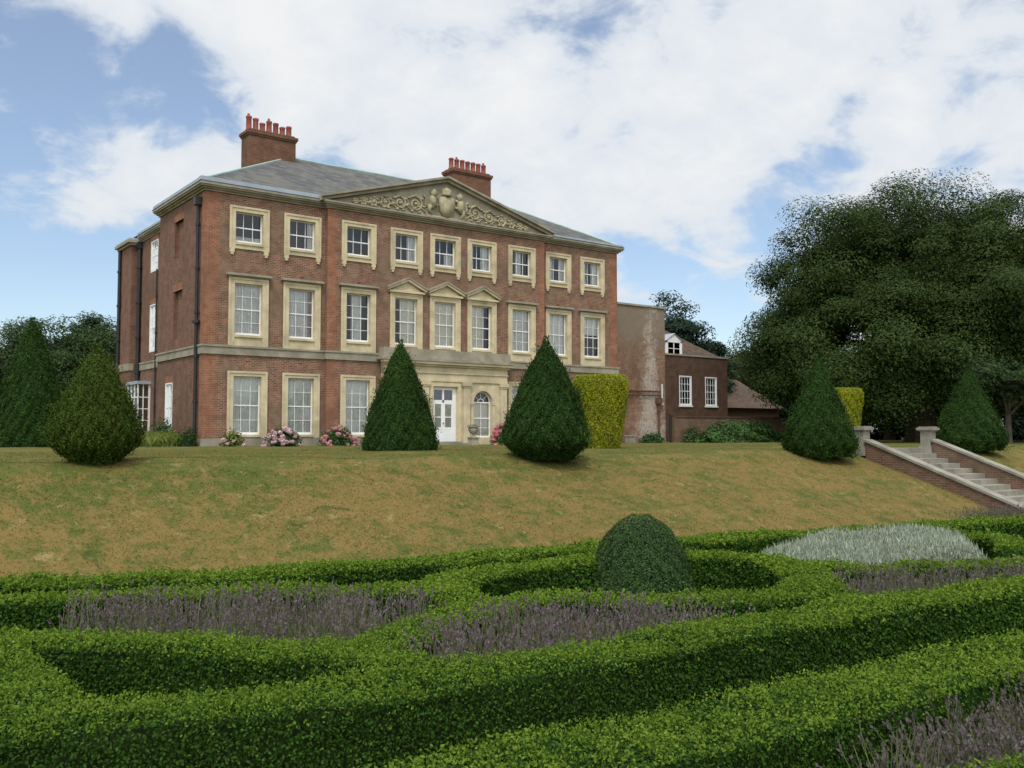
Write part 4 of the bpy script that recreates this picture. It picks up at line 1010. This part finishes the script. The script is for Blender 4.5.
bed([(-11.1, -28.2), (-10.9, -28.8), (-10.3, -29.75), (-9.5, -30.75), (-8.6, -31.05), (-7.75, -30.6), (-7.4, -29.9), (-7.75, -29.25), (-8.7, -28.6), (-9.9, -27.9), (-10.8, -27.6)], 3300, 'wide purple lavender bed at the left, between two box hedges', 'lav', .38, .72)
bed([(-9.1, -32.5), (-8.5, -31.75), (-7.6, -31.3), (-6.8, -31.05), (-6.2, -31.3), (-5.7, -31.9), (-5.2, -32.35), (-5.3, -32.8), (-6.2, -32.82), (-8.0, -32.75)], 2500, 'lavender bed in the middle, in front of the dome topiary', 'lav', .42, .72)
bed([(-3.0, -32.6), (-2.5, -31.95), (-1.4, -31.5), (-.3, -32.15), (.9, -32.5), (2.2, -33.0), (3.6, -33.6), (.3, -33.3), (-1.5, -33.05)], 2500, 'greyish faded lavender bed at the right, below the silver cotton lavender', 'lav_grey', .42, .70)
bed([(-8.0, -36.3), (-7.7, -35.9), (-6.9, -35.7), (-5.4, -35.75), (-4.0, -35.9), (-4.2, -36.9), (-6, -36.75), (-7.5, -36.5)], 2600, 'nearest lavender bed, in the lower right corner between two hedges', 'lav_grey', .32, .54)
bed([(8.6, -27.6), (10.6, -27.4), (12.4, -28.4), (10.0, -28.6)], 1500, 'small far lavender patch at the foot of the garden steps', 'lav_grey', .4, .7)
# silver cotton lavender
poly = [(-1.4, -29.95), (-1.2, -30.5), (-.2, -31.25), (.7, -31.6), (1.8, -31.75), (3.0, -31.4), (4.0, -30.6), (4.3, -29.8), (3.6, -28.9), (2.2, -28.5), (.6, -28.7), (-.6, -29.1)]
pc = np.array(poly).mean(0)
def edge_d(x, y):
    dm = np.full(len(x), 9.0)
    for i in range(len(poly)):
        a_ = np.array(poly[i]); b_ = np.array(poly[(i + 1) % len(poly)]); ab = b_ - a_; t_ = np.clip(((x - a_[0]) * ab[0] + (y - a_[1]) * ab[1]) / (ab @ ab), 0, 1)
        dm = np.minimum(dm, np.hypot(x - a_[0] - ab[0] * t_, y - a_[1] - ab[1] * t_))
    return dm
x = rng.uniform(-1.8, 4.4, 66000); y = rng.uniform(-31.9, -28.4, 66000); kp = in_poly(x, y, poly); x, y = x[kp], y[kp]
ed = edge_d(x, y); z = GP + .62 * np.sqrt(np.clip(ed / .32, 0.2, 1)) + .07 * np.sin(x * 2.2 + 1) * np.sin(y * 2.9) + .10 * np.clip((x - .8) / 2, 0, 1)
mb = MB()
gxs = np.linspace(-1.75, 4.3, 40); gys = np.linspace(-31.75, -28.5, 26); GX, GY = np.meshgrid(gxs, gys, indexing='ij'); ins = in_poly(GX.ravel(), GY.ravel(), poly); e2 = edge_d(GX.ravel(), GY.ravel())
ZZ = np.where(ins, GP + .52 * np.sqrt(np.clip(e2 / .55, .0, 1)) + .05, GP - .05); n2_ = len(gys); ii = (np.arange(39)[:, None] * n2_ + np.arange(n2_ - 1)[None, :]).ravel()
mb.add(np.stack([GX.ravel(), GY.ravel(), ZZ], 1), np.stack([ii, ii + n2_, ii + n2_ + 1, ii + 1], 1), 0)
P_ = np.stack([x, y, z - .07 + .07 * rng.random(len(x))], 1)
mb.leaves(P_, rng.normal(size=P_.shape) * np.array([1, 1, .4]), .085, 1., .2, 1, tdir=np.array([0, 0, 1.0]), tal=.8)
k = rng.integers(0, len(x), 2600); mb.leaves(P_[k] + np.array([0, 0, .06]), rng.normal(size=(2600, 3)) * np.array([1, 1, .2]), .16, 1., .10, 1, tdir=np.array([0, 0, 1.0]), tal=.85)
tag(mb.build('cotton_lavender', [M['silver_core'], M['silver']]), 'silver grey mound of cotton lavender among the hedges at the right', 'shrub')

# ------------------------------------------------------------------ trees
def tree(name, label, lobes, trunk, mt, n_clump, per, leaf, cl_r, group=None, limbs=5, inner=True, flat=.75, cat='tree', asp=.5):
    bx_, by_, bz_, tr, th = trunk
    t_ = thing(name, label, cat, (bx_, by_, bz_), group)
    mb = MB(); lob = np.array(lobes, float); vol = (lob[:, 3] * lob[:, 4] + lob[:, 5] * lob[:, 3] + lob[:, 4] * lob[:, 5]); ch = rng.choice(len(lob), n_clump, p=vol / vol.sum())
    d = rng.normal(size=(n_clump, 3)); d[:, 2] = d[:, 2] * .95 + .05; d /= np.linalg.norm(d, axis=1, keepdims=True)
    rad = rng.uniform(.55 if n_clump > 400 else .72, .98 if n_clump > 400 else 1.03, n_clump) if inner else rng.uniform(.9, 1.03, n_clump)
    cc = lob[ch, :3] + d * lob[ch, 3:6] * rad[:, None]; cr = cl_r * rng.uniform(.75, 1.3, n_clump)
    if n_clump > 400:                         # big evergreen: dense inside, separate billows outside
        no = 250; rad[:no] = rng.uniform(.86, 1.0, no); cr[:no] = cl_r * rng.uniform(1.0, 1.7, no); rad[no:] = rng.uniform(.4, .8, n_clump - no)
        cc = lob[ch, :3] + d * lob[ch, 3:6] * rad[:, None]
    n_ = n_clump * per; j = np.repeat(np.arange(n_clump), per); q = rng.normal(size=(n_, 3)); q /= np.linalg.norm(q, axis=1, keepdims=True); q[:, 2] = np.abs(q[:, 2]) * np.where(rng.random(n_) < .72, 1, -1)
    rr = rng.random(n_) ** .45
    P_ = cc[j] + q * (rr * cr[j])[:, None] * np.array([1, 1, flat])
    N_ = q * .7 + d[j] * .35 + np.array([0, 0, .35])
    mb.leaves(P_, N_, leaf, 1.7, asp, 0)
    for a_ in (lob if n_clump < 400 else []): mb.blob(a_[:3], a_[3:6] * .42, .5, 1, 14, 9)
    mb.build('crown', [M[mt], M['yew_core']], t_)
    s = MB(); cxm = lob[:, :3].mean(0)
    s.tube([(bx_, by_, bz_ - .3), (bx_, by_, bz_ + .4), (bx_ + .1 * tr, by_, bz_ + th * .5), (bx_ + .2 * tr, by_ + .1 * tr, bz_ + th)], [tr * 1.35, tr * 1.02, tr * .85, tr * .6], 10)
    for k in range(limbs):
        tg = lob[k % len(lob), :3]; st_ = Vector((bx_ + .1 * tr, by_, bz_ + th * (.55 + .4 * random.random()))); en = Vector(tg) + Vector((random.uniform(-1, 1), random.uniform(-1, 1), 0)) * .2 * lob[0, 3]
        s.tube([st_, st_.lerp(en, .5) + Vector((0, 0, .06 * (en - st_).length)), en], [tr * .45, tr * .28, tr * .1], 7)
    s.build('trunk', M['bark'], t_)
RT = np.array([.8004, -.5994]); FW = np.array([.5994, .8004])
def rel(c, r, f, z): xy = np.array(c) + RT * r + FW * f; return [xy[0], xy[1], z]
oc = (43.5, -7.0)
ol = [rel(oc, 0, 0, 8.6) + [8.2, 8.2, 7.4], rel(oc, -5.6, -1, 6.6) + [5.0, 5.0, 4.8], rel(oc, -4.3, 0, 11.2) + [4.5, 4.5, 4.5], rel(oc, 0.6, 1, 11.5) + [5.8, 5.8, 4.8], rel(oc, 6.2, 0, 11.6) + [6.0, 6.0, 4.9],
      rel(oc, 8.6, 0, 7.0) + [4.6, 4.6, 5.0], rel(oc, -7.4, 0, 5.6) + [2.9, 2.9, 3.6], rel(oc, -2.4, -5, 5.2) + [4.0, 4.0, 3.4], rel(oc, 2.2, -5.5, 8.2) + [4.0, 4.0, 3.8], rel(oc, -7.4, 0, 9.2) + [3.1, 3.1, 3.2], rel(oc, 5.0, -5, 6.0) + [3.4, 3.4, 2.6], rel(oc, -4.5, -4, 3.6) + [4.2, 4.0, 2.2], rel(oc, 1.5, -4.5, 4.4) + [4.2, 4.0, 2.2], rel(oc, 6.5, -3.5, 4.0) + [4.0, 4.0, 2.2], rel(oc, -8.2, 0, 4.6) + [2.8, 2.8, 2.6]]
tree('evergreen_oak', 'huge dark evergreen oak with a domed crown at the right of the photo', ol, (43.5, -7, -.1, .9, 6), 'oak', 700, 1150, .165, 1.4, limbs=9)
# more trees round the grounds
def simple(name, label, px_c, r, h_, mt, n_=90, per=200, leaf=.30, clr=1.4, group='trees beyond the house', zlow=.0, lobn=4, flat=.75):
    per = int(per * 1.9); leaf *= .75
    x, y = px_c; lb = [[x, y, h_ * .55, r, r, h_ * .42]] if 'shrub' not in name else [[x, y, h_ * .38, r, r, h_ * .5], [x, y, h_ * .15, r * .95, r * .95, h_ * .3]]
    for k in range(lobn):
        a = random.uniform(0, 6.28); lb.append([x + r * .5 * math.cos(a), y + r * .5 * math.sin(a), h_ * random.uniform(.42, .74), r * .62, r * .62, h_ * .25])
    tree(name, label, lb, (x, y, -.1, .12 + r * .06, h_ * .45), mt, n_, per, leaf, clr, group, 4, True, flat)
simple('broadleaf_tree', 'rounded dark tree highest behind the left yews', (3.2, 41.3), 4.6, 10.6, 'tree1', 130, 230)
simple('broadleaf_tree', 'lighter tree beside the left wall of the house', (8.6, 50), 4.6, 10.2, 'tree2', 110, 220)
simple('broadleaf_tree', 'loose tree close against the left edge of the house', (11.5, 62), 4.5, 11.5, 'tree1', 100, 200)
simple('broadleaf_tree', 'tree at the far left behind the tall dark yew', (-1.0, 46), 4.6, 9.6, 'tree2', 110, 220)
simple('broadleaf_tree', 'low tree at the left edge of the photo', (-6.5, 44), 4.2, 8.2, 'tree1', 100, 220)
simple('purple_tree', 'dark reddish tree cut by the left edge of the photo', (-7.5, 50), 2.6, 10.4, 'purple_tree', 40, 160)
simple('broadleaf_tree', 'low bushy tree filling the gap left of the house', (5.2, 52), 4.0, 7.0, 'tree2', 80, 220)
simple('cedar', 'dark layered cedar rising behind the service wing', (41.0, 13.2), 3.2, 11.4, 'cedar', 170, 200, .34, 1.2, flat=.6, lobn=7)
simple('cedar', 'smaller dark conifer right of the cedar behind the wing', (45.5, 14.5), 2.8, 9.0, 'cedar', 120, 200, .34, 1.1, flat=.6, lobn=6)
simple('broadleaf_tree', 'mid green tree between the wing and the great oak', (54.5, 17.5), 4.4, 9.0, 'tree2', 100, 220)
simple('broadleaf_tree', 'pale tree seen over the outbuilding roof', (58, 25), 5.0, 9.3, 'tree1', 100, 220)
simple('broadleaf_tree', 'low dark tree behind the trunk of the great oak', (54.0, -6.0), 5.0, 7.0, 'cedar', 110, 220)
simple('broadleaf_tree', 'dark tree behind the yew right of the steps', (57.0, -14.5), 5.0, 8.0, 'cedar', 110, 220)
simple('broadleaf_tree', 'dark tree deep in shade between oak and outbuilding', (58.0, 4.0), 5.0, 6.5, 'cedar', 110, 220)
tree('small_tree', 'small spreading tree with thin trunk at the right edge, under the great oak', [[35.6, -16.3, 3.0, 1.9, 1.9, 1.0], [36.6, -17.2, 2.7, 1.5, 1.5, .9], [34.8, -15.6, 3.4, 1.3, 1.3, .8]], (36.1, -16.0, -.1, .16, 2.4), 'tree1', 46, 170, .16, .6, 'trees beyond the house', 5)

for k, (x, y, h_, r) in enumerate(((60, 9, 4.6, 4.2), (63.5, 3, 5.2, 4.6), (65, -4.5, 4.4, 4.4), (66, -11, 4.8, 4.6), (65, -18, 4.6, 4.6), (64, -25, 5.0, 4.6), (58, 12.5, 3.8, 3.6))):
    simple('evergreen_shrub', 'dark evergreen shrubs closing the lawn in deep shade behind the great oak', (x, y), r, h_, 'cedar', 110, 170, .3, 1.1, 'shrubbery behind the great oak')
# ------------------------------------------------------------------ border plants
def bush(name, label, c, r, mt, n_, leaf, group=None, blooms=0, bm='bloom', br=.09, cat='shrub'):
    x, y, z = c; t_ = thing(name, label, cat, (x, y, z), group); mb = MB()
    d = rng.normal(size=(n_, 3)); d[:, 2] = np.abs(d[:, 2]); d /= np.linalg.norm(d, axis=1, keepdims=True)
    a = np.arctan2(d[:, 1], d[:, 0]); wob = 1 + .14 * np.sin(a * 3 + x) + .1 * np.sin(d[:, 2] * 9 + a * 5)
    P_ = np.array([x, y, z]) + d * np.array(r) * (wob * (1 - .3 * rng.random(n_) ** 2))[:, None]
    mb.leaves(P_, d + np.array([0, 0, .5]), leaf, .8, .55, 1); mb.blob((x, y, z), (r[0] * .78, r[1] * .78, r[2] * .78), .15, 0)
    mb.build('foliage', [M['yew_core'], M[mt]], t_)
    if blooms:
        fl = MB()
        for k in range(blooms):
            q = rng.normal(size=3); q[2] = abs(q[2]) * .8; q[1] = -abs(q[1]) * .8 if rng.random() < .7 else q[1]; q /= np.linalg.norm(q); p_ = np.array([x, y, z]) + q * np.array(r) * 1.03
            e = rng.normal(size=(90, 3)); e /= np.linalg.norm(e, axis=1, keepdims=True); rr_ = br * random.uniform(.7, 1.25)
            fl.leaves(p_ + e * rr_ * np.array([1, 1, .8]), e, rr_ * .6, 1.4, .9, 0)
        fl.build('blooms', M[bm], t_)
HG = 'flowering shrubs along the house front'
bush('hydrangea', 'small yellow-green hydrangea at the house corner, with few pale blooms', (1.0, -.9, -.1), (.48, .4, .68), 'grasses', 900, .1, HG, 9, 'bloom_pale', .09)
bush('hydrangea', 'pale pink hydrangea between the two left ground-floor windows', (3.15, -1.0, -.1), (.78, .5, .75), 'hyd', 1500, .1, HG, 46, 'bloom_pale', .1)
bush('hydrangea', 'pink hydrangea with more green leaves under the third ground-floor window', (5.75, -1.1, -.1), (.82, .5, .82), 'shrub', 1800, .1, HG, 34, 'bloom', .09)
bush('rose_bush', 'rose pink bush beside the stone urn, right of the door', (14.3, -2.0, -.1), (.75, .5, .95), 'hyd', 1500, .1, HG, 30, 'bloom_hot', .11)
bush('rose_bush', 'low pink flowers half hidden behind the broad yew cone', (16.6, -2.2, -.1), (.9, .4, .35), 'hyd', 1000, .08, HG, 24, 'bloom_pale', .07)
bush('leafy_border', 'broad bright green leafy shrub in front of the old garden wall', (32.8, -1.4, -.1), (3.7, 1.0, 1.2), 'shrub', 9000, .17, None)
bush('wall_shrub', 'low green plant at the foot of the stained wall', (26.2, -.4, -.1), (.8, .5, .6), 'shrub', 900, .12)
bush('wall_climber', 'pale green plant growing at the left end of the garden wall', (29.3, -.6, -.1), (.7, .4, 1.0), 'hyd', 900, .12)
bush('wall_shrub', 'dark shrub against the left side wall of the house', (-.6, 3.4, -.1), (.55, .8, 1.15), 'shrub', 1400, .1)
bush('wall_shrub', 'dark low shrub at the foot of the corner downpipe', (-.5, .2, -.1), (.4, .4, .75), 'yew', 900, .08)
# clump of arching border grasses beside the left wall
g = MB(); k = 2600; x = rng.uniform(-2.0, -.5, k); y = rng.uniform(.2, 5.5, k); hh = rng.uniform(.3, .75, k) * (1 - .4 * np.abs(y - 3) / 3); a = rng.uniform(0, 6.28, k)
P0 = np.stack([x, y, np.full(k, -.1)], 1); sd = np.stack([np.cos(a), np.sin(a), 0 * a], 1) * .02; ld_ = np.stack([np.cos(a + 1.5), np.sin(a + 1.5), 0 * a], 1)
v = np.stack([P0 - sd, P0 + sd, P0 + sd * .7 + ld_ * hh[:, None] * .25 + np.stack([0 * x, 0 * x, hh * .8], 1), P0 + ld_ * hh[:, None] * .6 + np.stack([0 * x, 0 * x, hh], 1)], 1).reshape(-1, 3)
g.add(v, np.arange(k * 4).reshape(k, 4)); tag(g.build('border_grasses', M['grasses']), 'yellow-green clump of long grasses at the foot of the left side wall', 'plants')
# urn on a plinth
UX, UY = 12.3, -2.2
ur = thing('garden_urn', 'grey stone urn on a square plinth right of the door', 'urn', (UX, UY, -.1))
s = MB(); s.box((UX - .24, UY - .24, -.2), (UX + .24, UY + .24, -.02)); s.box((UX - .18, UY - .18, -.02), (UX + .18, UY + .18, .22)); s.box((UX - .22, UY - .22, .22), (UX + .22, UY + .22, .28)); s.build('plinth', M['stone_grey'], ur)
s = MB(); s.lathe((UX, UY, .28), [(.14, 0), (.14, .03), (.06, .07), (.06, .12), (.15, .17), (.23, .29), (.25, .39), (.22, .45), (.31, .48), (.31, .53), (.25, .53), (.2, .43)], 20); s.build('bowl', M['stone_grey'], ur, True)
mb = MB(); P_ = rng.normal(size=(160, 3)) * np.array([.12, .12, .03]) + np.array([UX, UY, .81]); mb.leaves(P_, np.tile([0, 0, 1.], (160, 1)), .06, .5, .5, 0); tag(mb.build('urn_plant', M['hyd']), 'low green plant growing in the stone urn', 'plant')
for x, lab in ((24.2, 'white low stone at the foot of the golden topiary'),):
    s = MB(); y_ = -1.6 if x < 20 else -.6
    s.box((x - .2, y_ - .2, -.2), (x + .2, y_ + .2, .28)); s.box((x - .24, y_ - .24, .28), (x + .24, y_ + .24, .36)); tag(s.build('stone_block', M['stone_step']), lab, 'stone')
